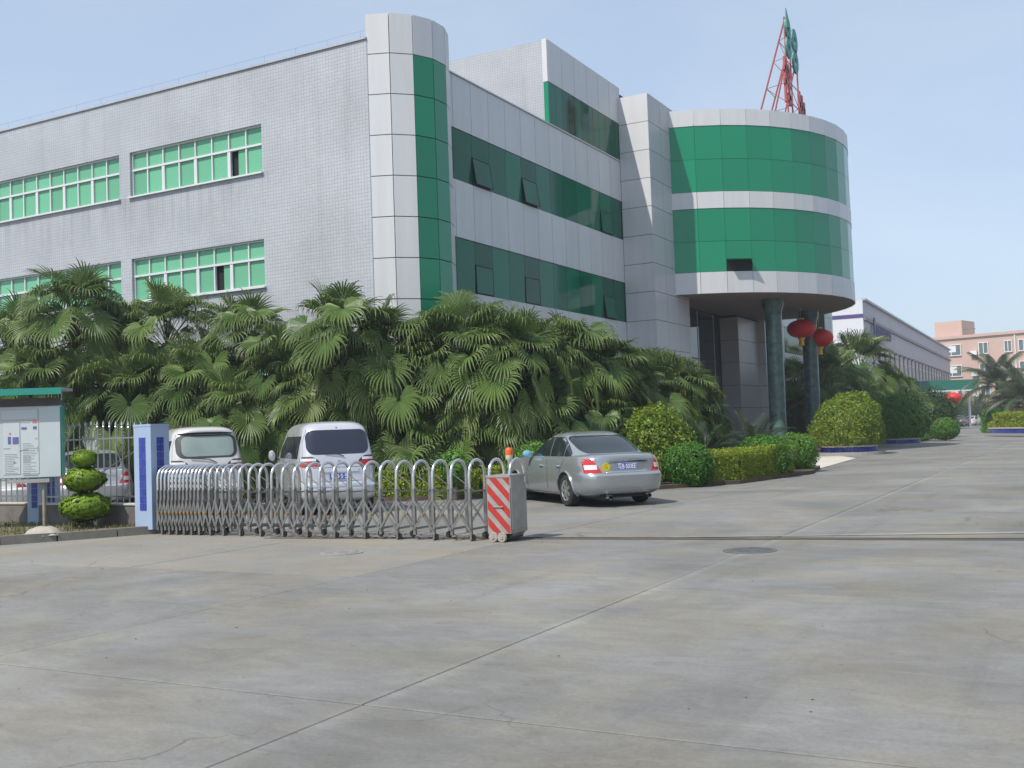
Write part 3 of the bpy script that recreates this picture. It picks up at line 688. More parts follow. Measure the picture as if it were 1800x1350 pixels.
# scattered grit and dry leaves on the forecourt
lv = MB(); lr = random.Random(5)
for k in range(200):
    x = lr.uniform(-15, 7); y = lr.uniform(3.5, 22)
    if y > 13.8+ (x+14)*1.2 and x < -13.5: continue
    a = lr.uniform(0, 6.28); L_ = lr.uniform(.004, .014); w_ = L_*lr.uniform(.3, .8); c, s_ = math.cos(a), math.sin(a); h_ = lr.uniform(.003, .010)
    lv.add([(x-c*L_, y-s_*L_, .003), (x+s_*w_, y-c*w_, .003+h_*.5), (x+c*L_, y+s_*L_, .003+h_*.3), (x-s_*w_, y+c*w_, .003+h_)], [(0, 1, 2, 3)])
tag(lv.build('ground_litter', 'litter'), 'tiny dry leaves and grit scattered over the concrete', 'litter', kind='stuff')

ap = [gnd(1424, 829), gnd(1505, 806), gnd(1478, 802), gnd(1432, 803), gnd(1410, 815)]
tag(MB().add([(q.x, q.y, .014) for q in ap], [tuple(range(len(ap)))]).build('porch_apron', 'pale_concrete'), kind='structure')

# ================================================================== PLANTING
def strip_mesh(verts, faces, age, m, smooth=False):
    me = bpy.data.meshes.new('leafwork'); me.from_pydata(verts, [], faces); me.materials.append(MATS[m])
    at = me.attributes.new('age', 'FLOAT', 'POINT'); at.data.foreach_set('value', np.asarray(age, dtype=np.float32))
    if smooth:
        for p in me.polygons: p.use_smooth = True
    me.update(); return me
def fan_frond(tilt, Rb, Lp, seed, N=34, droop=1., m='fan_leaf', old=0., bend0=.3):
    """fan leaf: petiole along +x/z at 'tilt', blade of split leaflets that hang at their tips"""
    r = np.random.default_rng(seed); V = []; F = []; A = []
    pts = []; p = Vector((0, 0, 0)); th = tilt+.12
    for k in range(6):
        pts.append(p.copy()); th -= .05; p = p+Vector((math.cos(th), 0, math.sin(th)))*(Lp/5)
    Hs = pts[-1]
    for i in range(len(pts)-1):       # petiole: three sided
        for j, q in enumerate((pts[i], pts[i+1])):
            w = .018*(1-.09*(i+j)); V += [q+Vector((0, w, .006)), q+Vector((0, -w, .006)), q+Vector((0, 0, -.016))]; A += [0, 0, 0]
        b = len(V)-6; F += [(b, b+1, b+4, b+3), (b+1, b+2, b+5, b+4), (b+2, b, b+3, b+5)]
    ab = max(-1.32, th-bend0-.25*r.random()); ax = Vector((math.cos(ab), 0, math.sin(ab))); nr = Vector((-math.sin(ab), 0, math.cos(ab))); sd = Vector((0, 1, 0))
    span = R(138); dps = 2*span/(N-1); down = Vector((0, 0, -1))
    ts = [.03, .22, .42, .56, .70, .84, 1.0]; tw = r.normal(0, .12)
    for k in range(N):
        ps = -span+dps*k+r.normal(0, .012); Rk = Rb*(.74+.26*math.cos(ps*.62))*r.uniform(.92, 1.06)
        d0 = (ax*math.cos(ps)+sd*math.sin(ps)).normalized(); d0 = (d0+nr*(.30*abs(math.sin(ps))+tw*math.sin(ps))).normalized()
        wd = nr.cross(d0).normalized(); p = Hs+d0*.02; dr = droop*r.uniform(.55, 1.25); t0 = 0.; b = len(V); old_k = old+max(0, r.normal(0, .08))
        for i, t in enumerate(ts):
            bend = max(0., (t-.46)/.54); bb = min(.93, (bend**1.25)*dr)
            d = (d0*(1-bb)+down*bb+Vector((r.normal(0, .05), r.normal(0, .05), 0))*bend).normalized(); p = p+d*((t-t0)*Rk); t0 = t
            w = min(t, .46)*Rk*dps*.53*(1. if t <= .46 else max(.03, (1-(t-.46)/.54))**.75)
            ww = wd*w; n2 = d.cross(wd).normalized()*(-1)
            V += [p+ww, p+n2*(w*.55), p-ww]; a_ = old_k+.6*max(0, t-.5)**1.2; A += [a_, a_, a_]
        for i in range(len(ts)-1):
            q = b+i*3; F += [(q, q+1, q+4, q+3), (q+1, q+2, q+5, q+4)]
    return strip_mesh([tuple(v) for v in V], F, np.clip(A, 0, 1), m)
TILTS = [80, 66, 50, 34, 18, 2, -16, -34, -52]
FRONDS = {}
for t in TILTS:
    for s in range(2 if t >= 60 else 3):
        old = .0 if t > 0 else .06+.004*abs(t)
        FRONDS[(t, s)] = fan_frond(R(t), .69-.002*max(0, t-40), (.98 if t < 60 else .85)+.1*s, 500+t*3+s, droop={0: .5, 1: .95}[s] if t >= 60 else {0: 1.05, 1: .8, 2: 1.2}[s], old=old, bend0={80: .05, 66: .35}.get(t, .75+.12*s))
OLDF = [fan_frond(R(t), .66, .8, 900+t, droop=1.1, m='fan_leaf_old', old=.25) for t in (-40, -60)]
def trunk_mesh(h, r0, r1, seed, m='trunk'):
    r = np.random.default_rng(seed); prof = []; n = max(4, int(h/.12))
    for i in range(n+1):
        t = i/n; rr = r0+(r1-r0)*t; prof.append((rr*(1.06 if i % 2 else .94)+r.normal(0, .004), t*h))
    mb = MB().lathe(prof, 12); return mb.mesh(m)
TRK = {}
def fan_palm(p, top, label, group, scale=1., n=30, seed=0, lo=-52, hi=80, z0=.1, olds=2):
    r = random.Random(seed); h = max(.25, (top-z0)/scale-1.62)
    t = thing('fan_palm', label, 'palm', (p.x, p.y, z0), r.uniform(0, 6.28), group, scale)
    obj('trunk', trunk_mesh(h, .15, .12, seed), t)
    cand = [q for q in TILTS if lo <= q <= hi]
    for i in range(n):
        f = (i+.5)/n; tl = hi+(lo-hi)*(f**1.2); tl = min(cand, key=lambda q: abs(q-tl-r.uniform(-8, 8)))
        az = i*2.39996+r.uniform(-.4, .4); zz = h+.12-.75*f*min(1., h)
        obj('frond', FRONDS[(tl, r.randrange(2 if tl >= 60 else 3))], t, (0, 0, zz), (r.uniform(-.3, .3), r.uniform(-.12, .12), az), r.uniform(.78, 1.18))
    for i in range(olds):
        obj('dead_frond', OLDF[r.randrange(2)], t, (0, 0, h-.35), (0, 0, r.uniform(0, 6.28)), r.uniform(.85, 1.05))
    return t
# photo column, top row, depth, scale, label
PALMS = [
 (15, 515, 31.5, 1.05, 'fan palm at the left edge of the picture above the notice board roof'),
 (128, 448, 30.5, 1.12, 'tallest fan palm, rising over the windows left of the picture'),
 (70, 585, 29.3, 1.0, 'lower fan palm just above the notice board'),
 (205, 520, 31.5, 1.05, 'fan palm under the gap between the two strips of windows'),
 (292, 487, 31, 1.08, 'fan palm whose top stands before the left half of the lower right window'),
 (225, 600, 29, 1., 'low fan palm with hanging leaves above the spiked fence'),
 (345, 580, 29.2, 1., 'low fan palm right behind the van with the grey rear screen'),
 (430, 503, 30, 1.05, 'fan palm below the open window sash of the tiled wall'),
 (500, 560, 28.6, 1., 'fan palm in the gap behind the two parked vans'),
 (415, 640, 28, .95, 'lowest fan palm between the two parked vans'),
 (600, 484, 27.8, 1.12, 'tall fan palm left of the corner tower behind the silver van'),
 (560, 610, 28.0, .95, 'low fan palm directly over the roof of the silver van'),
 (672, 512, 28.2, 1.1, 'fan palm at the foot of the white faceted corner tower'),
 (735, 570, 27.9, 1.12, 'fan palm in front of the green corner glass'),
 (806, 500, 28.2, 1.2, 'big fan palm below the left end of the glazed front'),
 (868, 520, 28, 1.15, 'fan palm standing behind the big palm under the glazed front'),
 (655, 650, 27.8, .95, 'small fan palm right of the silver van with drooping yellow leaves'),
 (930, 522, 29.6, 1.15, 'fan palm under the second open awning window'),
 (850, 640, 27.7, 1.0, 'front fan palm with wide pale leaves above the red beacon'),
 (1010, 535, 30.6, 1.12, 'fan palm below the dark part of the lower glass band'),
 (955, 640, 28.6, 1.0, 'low fan palm behind the roof of the silver sedan'),
 (1062, 572, 31.2, 1.0, 'fan palm left of the panelled pier'),
 (1130, 603, 32.5, 1.0, 'fan palm directly at the foot of the panelled pier'),
 (1060, 665, 29.6, .95, 'low fan palm above the dark cycad beside the sedan'),
 (1185, 612, 34, 1.0, 'fan palm right of the panelled pier before the porch'),
 (1212, 650, 34.5, .85, 'rightmost fan palm of the bed before the porch glazing'),
 (1140, 680, 32, .85, 'small fan palm above the large rounded yellow green bush'),
]
for i, (x, y, D, s, lab) in enumerate(PALMS):
    q = dep(x, y, D); fan_palm(q, q.z, lab, 'fan palms of the planting bed round the office block', s*1.10, 56, 20+i)
# trunkless young palms low in front
for i, (x, y, D, lab) in enumerate([(775, 735, 27.0, 'low young fan palm with two big hanging leaves behind the gate arches'), (690, 745, 27.2, 'young fan palm tucked beside the right flank of the silver van'), (900, 735, 27.3, 'dark young fan palm left of the sedan mirror')]):
    q = dep(x, y, D); fan_palm(q, max(q.z, 1.9), lab, 'young fan palms at the front of the bed', 1.15, 20, 80+i, lo=-16, hi=66, olds=1)
# palms before the far half of the building
for i, (x, y, D, s, lab) in enumerate([
 (1462, 600, 66, 1.2, 'fan palm behind the second lantern beside the porch'), (1508, 572, 74, 1.45, 'tallest fan palm left of the far lilac building'),
 (1556, 632, 77, 1.2, 'fan palm at the right edge of the clump before the far building'), (1448, 640, 60, 1.1, 'low fan palm in the shade right of the second column'),
 (1397, 622, 63, .95, 'fan palm seen between the two porch columns'), (1418, 668, 61, .9, 'low fan palm hidden behind the second porch column'),
 (1500, 650, 66, 1.1, 'low fan palm right above the big domed bush'), (1590, 672, 79, .95, 'small fan palm above the darker domed bush')]):
    q = dep(x, y, D); fan_palm(q, q.z, lab, 'fan palms between the porch and the far building', s*1.45, 52, 120+i, olds=1)

def leaf_cloud(P_, Nn, L_, W_, seed, m, tipfrac=.1, spread=1.6):
    """quad leaves at points P_ facing roughly Nn"""
    r = np.random.default_rng(seed); n = len(P_)
    nn = Nn+r.normal(0, spread*.55, (n, 3)); nn /= np.linalg.norm(nn, axis=1)[:, None]
    t = np.cross(nn, r.normal(0, 1, (n, 3))); t /= np.linalg.norm(t, axis=1)[:, None]; b = np.cross(nn, t)
    l = L_*r.uniform(.6, 1.25, (n, 1)); w = W_*r.uniform(.7, 1.2, (n, 1)); fold = nn*w*.25
    v = np.stack([P_-t*l*.5, P_+b*w*.5+fold, P_+t*l*.5, P_-b*w*.5+fold], 1).reshape(-1, 3)
    me = bpy.data.meshes.new('leaves'); me.vertices.add(n*4); me.vertices.foreach_set('co', v.astype(np.float32).ravel())
    me.loops.add(n*4); me.loops.foreach_set('vertex_index', np.arange(n*4, dtype=np.int32)); me.polygons.add(n)
    me.polygons.foreach_set('loop_start', np.arange(0, n*4, 4, dtype=np.int32)); me.polygons.foreach_set('loop_total', np.full(n, 4, dtype=np.int32))
    me.materials.append(MATS[m]); at = me.attributes.new('age', 'FLOAT', 'POINT')
    ag = np.where(r.random(n) < tipfrac, r.uniform(.3, .9, n), r.uniform(0, .12, n)); at.data.foreach_set('value', np.repeat(ag, 4).astype(np.float32))
    me.update(calc_edges=True); me.validate(); return me
def lump(dirs, seed, amp):
    r = np.random.default_rng(seed); s = np.ones(len(dirs))
    for k in range(7):
        f = r.normal(0, 1, 3); f /= np.linalg.norm(f); fr = r.uniform(2, 6); s += amp/3*np.sin(dirs@f*fr+r.uniform(0, 6.28))
    for k in range(9):
        f = r.normal(0, 1, 3); f /= np.linalg.norm(f); s += (.012+amp*.16)*np.sin(dirs@f*r.uniform(11, 26)+r.uniform(0, 6.28))
    return s
def dome_pts(n, rx, ry, rz, zc, zmin, seed, amp=.06, power=2., depth=.16):
    r = np.random.default_rng(seed); d = r.normal(0, 1, (n*2, 3)); d /= np.linalg.norm(d, axis=1)[:, None]
    s = lump(d, seed, amp)
    q = (np.abs(d[:, 0])**power+np.abs(d[:, 1])**power+np.abs(d[:, 2])**power)**(-1/power)
    rad = q*s*(1-np.abs(r.normal(0, depth*.5, len(d))))
    p = d*rad[:, None]*np.array([rx, ry, rz]); p[:, 2] += zc; nn = d/np.array([rx, ry, rz]); nn /= np.linalg.norm(nn, axis=1)[:, None]
    k = p[:, 2] > zmin; return p[k][:n], nn[k][:n]
def bush(p, label, m, rx, rz, zc, n, L_=.07, seed=0, name='clipped_bush', cat='bush', group=None, ry=None, zmin=.02, power=2., tipf=.1, z0=.0, amp=.06, stem=True):
    t = thing(name, label, cat, (p[0], p[1], z0), 0, group); ry = ry or rx
    P_, N_ = dome_pts(n, rx, ry, rz, zc, zmin, seed, amp, power); obj('foliage', leaf_cloud(P_, N_, L_, L_*.55, seed, m, tipf), t)
    P_, N_ = dome_pts(700, rx*.74, ry*.74, rz*.74, zc, zmin+.02, seed, amp, power, .05); obj('inner_foliage', leaf_cloud(P_, N_, rx*.26, rx*.22, seed+1, m, 0, .4), t)
    if stem:
        mb = MB(); rr = random.Random(seed)
        for k in range(3): a = rr.uniform(0, 6.28); mb.tube([(0, 0, -.02), (.08*math.cos(a), .08*math.sin(a), zc*.5), (rx*.35*math.cos(a), rx*.35*math.sin(a), zc)], [.05, .04, .015], 6)
        mb.build('stem', 'bark', t)
    return t
# raised beds
def bed(name, poly, z=.1, m='soil'): tag(MB().prism(poly, -.04, z).build(name, m), kind='structure')
bed('planting_bed', [(-46, 20.6), (-17.4, 20.65), (-14.5, 21.0), (-12.85, 22.05), (-12.05, 23.5), (-11.0, 24.3), (-9.5, 25.0), (-8.1, 27.1), (-7.35, 32.0), (-7.9, 35.4), (-10.2, 37.3), (-13.5, 38.8), (-15.7, 41.6), (-15.7, 41.9), (-17.1, 41.9), (-17.1, 24.4), (-46, 24.4)])
bed('rear_bed', [(-16., 64.), (-12.2, 64.2), (-10.6, 70), (-10.2, 82), (-16, 83)])
# clipped hedge along the bed edge, several runs
def hedge(pts, label, m, w, h, n, L_, seed, z0=.0, tipf=.1, group=None):
    r = np.random.default_rng(seed); seg = [(Vector(a), Vector(b)) for a, b in zip(pts[:-1], pts[1:])]; tot = sum((b-a).length for a, b in seg); c = (Vector(pts[0])+Vector(pts[-1]))/2
    t = thing('clipped_hedge', label, 'hedge', (c.x, c.y, z0), 0, group); PP = []; NN = []; Pi = []; Ni = []
    for a, b in seg:
        l = (b-a).length; k = int(n*l/tot)+8; d = (b-a).normalized(); sd = Vector((d.y, -d.x))
        for inner, cnt in ((0, k), (1, max(40, int(k*.14)))):
            for _ in range(cnt):
                s = r.uniform(-.02, l+.02); per = r.uniform(0, 2*h+w)
                if per < h: u, z, nn = -w/2, per, (-sd.x, -sd.y, 0)
                elif per < h+w: u, z, nn = per-h-w/2, h, (0, 0, 1)
                else: u, z, nn = w/2, 2*h+w-per, (sd.x, sd.y, 0)
                e = (.74 if inner else 1-abs(r.normal(0, .07)))+.035*math.sin(s*3.1+seed)+.03*math.sin(s*7.3+z*5); q = a+d*s+sd*(u*e)
                (Pi if inner else PP).append((q.x-c.x, q.y-c.y, .03+z*e)); (Ni if inner else NN).append(nn)
    obj('foliage', leaf_cloud(np.array(PP), np.array(NN, float), L_, L_*.6, seed, m, tipf), t)
    obj('inner_foliage', leaf_cloud(np.array(Pi), np.array(Ni, float), w*.34, w*.3, seed+1, m, 0, .25), t)
    return t
HG = 'yellow green hedge runs edging the bed'
hedge([(-17.4, 21.0), (-14.7, 21.35), (-13.15, 22.3), (-12.4, 23.6), (-11.3, 24.65)], 'yellow green hedge behind the gate arches left of the sedan', 'duranta', .6, .68, 9000, .07, 31, group=HG)
hedge([(-11.4, 24.75), (-9.7, 25.45)], 'short piece of yellow green hedge seen just right of the sedan tail lamp', 'duranta', .6, .78, 3500, .06, 32, group=HG)
hedge([(-9.0, 26.4), (-8.45, 27.4), (-8.05, 29.9), (-7.95, 31.0)], 'long yellow green hedge between two round green bushes by the drive', 'duranta', .65, .88, 9000, .055, 33, group=HG)
q = gnd(1400, 838)
BG = 'round green bushes along the drive'
p = gnd(1216, 858); bush((p.x-.25, p.y+.55), 'round green bush in the hedge right of the sedan', 'green_ball', .60, .56, .55, 6500, .06, 41, group=BG, power=2.6)
p = gnd(1352, 842); bush((p.x-.35, p.y+.7), 'larger round green bush at the far end of the long hedge', 'green_ball', .74, .62, .58, 7000, .06, 42, group=BG, power=2.6)
p = gnd(1408, 832); bush((p.x-.3, p.y+.8), 'last green bush of the bed with a yellow patch at the drive corner', 'green_ball', .62, .60, .58, 6000, .06, 43, group=BG, power=2.6)
p = dep(1152, 800, 28.6); bush((p.x, p.y), 'large loose yellow green domed bush behind the sedan', 'ficus', .98, 1.12, .95, 11000, .085, 44, power=2.2, tipf=.16, amp=.1)
p = dep(945, 830, 26.0); bush((p.x, p.y), 'leafy green bush peeping out left of the sedan mirror', 'green_ball', .75, .62, .62, 4500, .085, 45, amp=.14)
p = dep(800, 840, 25.0); bush((p.x, p.y), 'small broad leaved weed growing behind the gate arches', 'green_ball', .35, .42, .75, 500, .11, 46, amp=.2)
# cycads
def pinnate(L_, npair, ll, droop, seed, m, tilt=R(55), w=.010, vang=.5, hang=0., tip=.25):
    r = np.random.default_rng(seed); V = []; F = []; A = []; p = Vector((0, 0, 0)); th = tilt; pts = []; dirs = []
    K = 16
    for k in range(K+1):
        pts.append(p.copy()); dirs.append(th); th -= droop/K*(.4+1.2*k/K); p = p+Vector((math.cos(th), 0, math.sin(th)))*(L_/K)
    for i in range(K):
        for j in (i, i+1):
            ww = .014*(1-j/K*.8); q = pts[j]; V += [q+Vector((0, ww, 0)), q+Vector((0, -ww, 0)), q+Vector((0, 0, -ww*1.4))]; A += [0]*3
        b = len(V)-6; F += [(b, b+1, b+4, b+3), (b+1, b+2, b+5, b+4), (b+2, b, b+3, b+5)]
    for i in range(npair):
        f = .14+.86*(i/(npair-1)); x = f*K; k = min(K-1, int(x)); q = pts[k].lerp(pts[k+1], x-k); th = dirs[k]
        ax = Vector((math.cos(th), 0, math.sin(th))); nr = Vector((-math.sin(th), 0, math.cos(th))); ln = ll*(.45+.55*math.sin(math.pi*min(1, f*.9+.12)))*r.uniform(.9, 1.08)
        for sgn in (-1, 1):
            d = (Vector((0, sgn, 0))*.85+ax*(.55+.3*f)+nr*vang*.5).normalized(); b = len(V); pp = q.copy()
            for s_, wd in ((0, 1), (.5, 1), (1, .06)):
                dd = (d+Vector((0, 0, -1))*hang*s_*1.3).normalized(); pp = q+dd*(ln*s_); tt = ax*(w*wd)
                V += [pp+tt, pp-tt]; a_ = tip*s_*f; A += [a_, a_]
            F += [(b, b+1, b+3, b+2), (b+2, b+3, b+5, b+4)]
    return strip_mesh([tuple(v) for v in V], F, np.clip(A, 0, 1), m)
CYC = [pinnate(1.15, 38, .19, d, 300+i, 'cycad_leaf', R(t), w=.0055) for i, (t, d) in enumerate(((72, .9), (58, 1.2), (42, 1.3), (24, 1.2)))]
CYD = [pinnate(1.0, 34, .16, d, 320+i, 'cycad_dry', R(t), w=.006, tip=.8) for i, (t, d) in enumerate(((75, .5), (60, .8), (42, .9)))]
def cycad(p, s, label, meshes, n, seed, z0=.1, trunk=.35, extra=None):
    r = random.Random(seed); t = thing('cycad', label, 'cycad', (p[0], p[1], z0), r.uniform(0, 6), 'cycads in the planting bed', s)
    MB().lathe([(.20, 0), (.22, trunk*.5), (.17, trunk), (.08, trunk+.08)], 14).build('trunk', 'trunk', t)
    for i in range(n):
        f = i/n; me = meshes[min(len(meshes)-1, int(f*len(meshes)))]
        if extra and r.random() < .3 and f < .5: me = extra[r.randrange(len(extra))]
        obj('frond', me, t, (0, 0, trunk), (0, r.uniform(-.1, .1), i*2.39996+r.uniform(-.2, .2)), r.uniform(.85, 1.1))
p = dep(1055, 800, 26.6); cycad((p.x, p.y), 1.2, 'dark blue green cycad above the sedan roof', CYC, 30, 1, trunk=.6)
p = dep(1240, 800, 29.8); cycad((p.x, p.y), 1.25, 'dark cycad right of the large domed bush', CYC, 30, 2, trunk=.4)
p = dep(1325, 790, 31.2); cycad((p.x, p.y), 1.4, 'cycad with pale dry upright fronds before the first porch column', CYC, 34, 3, trunk=.35, extra=CYD)
p = dep(1258, 800, 28.6); cycad((p.x, p.y), .7, 'small pale dry cycad behind the long yellow hedge', CYD, 22, 4, trunk=.25)
# domed bushes in tiled planters
def planter(p, r_, label, h=.42, n=18):
    t = thing('tiled_planter', label, 'planter', (p[0], p[1], 0), 0, 'blue tiled planters along the drive')
    MB().lathe([(r_+.34, 0), (r_+.34, .13), (r_, .14)], n*2).build('footing', 'granite', t)
    MB().lathe([(r_-.03, .12), (r_-.03, h)], n*2).build('wall', 'granite', t)
    MB().lathe([(r_+.05, h-.06), (r_+.06, h), (r_-.2, h+.01)], n*2).build('coping', 'pale_concrete', t)
    MB().lathe([(r_-.12, h-.2), (.05, h-.04)], n*2).build('soil', 'soil', t)
    c = 2*math.pi*r_/(n*2)
    for k in range(n*2):
        a = 2*math.pi*(k+.5)/(n*2); blk('tile', 'blue_tile', t, (r_*math.cos(a)*.992, r_*math.sin(a)*.992, (.14+h-.06)/2), (.03, c-.02, h-.06-.16), (0, 0, a), rel=False)
p = gnd(1499, 801); q = (p.x-.45, p.y+1.55)
planter(q, 1.22, 'round blue tiled planter under the bright domed bush'); bush(q, 'big bright green domed bush on the nearest tiled planter', 'ficus', 1.66, 1.85, .85, 15000, .10, 61, z0=.1, zmin=.35, power=2.0, tipf=.12, amp=.05)
p = gnd(1580, 785); q = (p.x-.4, p.y+1.6)
planter(q, 1.3, 'second blue tiled planter under the darker domed bush'); bush(q, 'darker green domed bush on the second tiled planter', 'green_ball', 1.5, 1.95, .9, 9000, .11, 62, z0=.1, zmin=.35, power=2.0, amp=.05)
p = gnd(1665, 774); bush((p.x-.2, p.y+.8), 'green ball of box standing alone at the end of the far bed', 'green_ball', .88, .78, .72, 6000, .09, 63)
p = gnd(1630, 776); bush((p.x-.8, p.y+1.4), 'low ground cover clump left of the green ball', 'green_ball', .8, .35, .25, 1200, .1, 64, stem=False)
p = dep(1640, 770, 82); bush((p.x, p.y), 'dark shapeless shrub behind the green ball', 'dark_bush', 1.9, 1.9, 1.7, 6500, .15, 65, amp=.2)
p = dep(1600, 770, 72); bush((p.x, p.y), 'dark shrub between the second domed bush and the far canopy', 'dark_bush', 1.6, 1.6, 1.5, 4000, .15, 66, amp=.2)
# three tiered topiary on the verge
p = gnd(150, 928, .115)
tp = thing('tiered_topiary', 'yellow green shrub clipped into three stacked balls on the verge', 'topiary', (p.x, p.y, .11))
D_ = (p-C_P).dot(C_F); sc_ = D_/FPX
MB().tube([(0, 0, 0), (.02, 0, .3), (-.02, .01, .8), (0, 0, 1.3)], [.045, .04, .03, .015], 8).build('stem', 'bark', tp)
for i, (yc, w, h, n) in enumerate(((890, 78, 48, 5500), (842, 66, 42, 4500), (806, 41, 28, 2800))):
    z = (928-yc)*sc_; P_, N_ = dome_pts(n, w/2*sc_, w/2*sc_, h/2*sc_, z, .05, 70+i, .10, 2.1); obj('foliage_ball', leaf_cloud(P_, N_, .07, .042, 70+i, 'topiary_leaf', 0), tp)
    P_, N_ = dome_pts(500, w*.35*sc_, w*.35*sc_, h*.33*sc_, z, .05, 70+i, .10, 2.1); obj('inner_foliage', leaf_cloud(P_, N_, .09, .08, 75+i, 'topiary_leaf', 0), tp)
P_, N_ = dome_pts(700, .2, .2, .22, .22, .02, 79, .2); obj('foliage_ball', leaf_cloud(P_, N_, .05, .03, 79, 'dark_bush', 0), tp)
# hedges and planter on the right
def long_planter(a, b, label, w, h):
    d = Vector((b[0]-a[0], b[1]-a[1], 0)); L_ = d.length; ang = math.atan2(d.y, d.x); c = ((a[0]+b[0])/2, (a[1]+b[1])/2)
    t = thing('tiled_planter', label, 'planter', (c[0], c[1], 0), ang, 'blue tiled planters along the drive')
    blk('footing', 'granite', t, (0, 0, .08), (L_+.6, w+.6, .16), rel=False); blk('wall', 'granite', t, (0, 0, h/2), (L_, w, h), rel=False); blk('coping', 'pale_concrete', t, (0, 0, h+.03), (L_+.12, w+.12, .07), rel=False)
    n = int(L_/.4)
    for s in (-1, 1):
        for k in range(n): blk('tile', 'blue_tile', t, (-L_/2+(k+.5)*L_/n, s*(w/2+.01), h/2+.06), (L_/n-.03, .03, h-.22), rel=False)
a = gnd(1728, 766); b = gnd(1850, 767); d = (b-a).normalized(); nn = Vector((-d.y, d.x, 0))*1.7
long_planter((a.x+nn.x, a.y+nn.y), (b.x+nn.x, b.y+nn.y), 'long blue tiled planter under the yellow hedge at the right edge', 2.4, .52)
c0 = a+nn+d*.2; c1 = b+nn
hedge([(c0.x-d.x*1.6, c0.y-d.y*1.6), (c0.x+.3, c0.y)], 'low yellow hedge end spilling off the long planter', 'duranta', 1.6, .95, 2500, .11, 81, z0=.0)
hedge([(c0.x, c0.y), (c1.x, c1.y)], 'mounded yellow green hedge on the long planter at right', 'duranta', 2.0, 1.15, 6000, .11, 82, z0=.5)
p = dep(1738, 740, 94); q = dep(1790, 740, 92); hedge([(p.x, p.y), (q.x, q.y)], 'square clipped dark green hedge behind the yellow hedge', 'green_ball', 2.4, 2.0, 4500, .13, 83)
p = dep(1775, 740, 88); q = dep(1830, 740, 87); hedge([(p.x, p.y), (q.x, q.y)], 'bronze leaved hedge at the right edge of the picture', 'bronze_bush', 1.6, 1.95, 2500, .13, 84)
# feather palms by the pink building
FEA = [pinnate(2.6, 60, .55, dr, 340+i, 'pinnate_leaf', R(t), w=.014, hang=.6, vang=.3) for i, (t, dr) in enumerate(((74, .9), (56, 1.3), (36, 1.6), (12, 1.5)))]
for i, (x, y, D, s, lab) in enumerate([(1750, 618, 96, 1.5, 'tall feather palm before the pink building'), (1797, 640, 92, 1.4, 'feather palm cut by the right edge of the picture'), (1772, 668, 100, 1.2, 'lower feather palm between the two taller ones')]):
    q = dep(x, y, D); r = random.Random(i); h = (q.z)/s-2.1
    t = thing('feather_palm', lab, 'palm', (q.x, q.y, 0), r.uniform(0, 6), 'feather palms before the pink building', s)
    obj('trunk', trunk_mesh(h, .2, .13, 500+i), t)
    for k in range(26): obj('frond', FEA[min(3, int(k/26*4))], t, (0, 0, h), (0, r.uniform(-.1, .1), k*2.39996), r.uniform(.85, 1.1))
# loose trees far back
def tree(x, y, D, rx, rz, label, m, seed, n=5000):
    q = dep(x, y, D); t = thing('broadleaf_tree', label, 'tree', (q.x, q.y, 0), 0, 'trees far down the drive'); zc = q.z-rz*.9
    mb = MB(); mb.tube([(0, 0, 0), (.05, .05, zc*.5), (0, 0, zc)], [.18, .14, .08], 8)
    rr = random.Random(seed)
    for k in range(5): a = rr.uniform(0, 6.28); mb.tube([(0, 0, zc*.5), (rx*.3*math.cos(a), rx*.3*math.sin(a), zc*.8), (rx*.7*math.cos(a), rx*.7*math.sin(a), zc+.3*rz)], [.08, .05, .02], 6)
    mb.build('trunk', 'bark', t); PP = []; NN = []
    for k in range(16):
        a = rr.uniform(0, 6.28); f = rr.uniform(.2, .75); zz = zc+rr.uniform(-.6, .7)*rz; P_, N_ = dome_pts(n//16, rx*.42, rx*.42, rz*.36, 0, -9, seed+k, .2, 2, .3); PP.append(P_+np.array([rx*f*math.cos(a), rx*f*math.sin(a), zz])); NN.append(N_)
    obj('crown', leaf_cloud(np.concatenate(PP), np.concatenate(NN), .24, .15, seed, m, .05), t)
tree(1700, 690, 170, 5.5, 3.4, 'dark broadleaf tree behind the far red lantern', 'dark_bush', 91)
tree(1735, 700, 165, 4, 2.6, 'small broadleaf tree left of the feather palms', 'pinnate_leaf', 92)
tree(1665, 705, 160, 3.2, 2.2, 'dark tree under the green canopy end', 'dark_bush', 93)

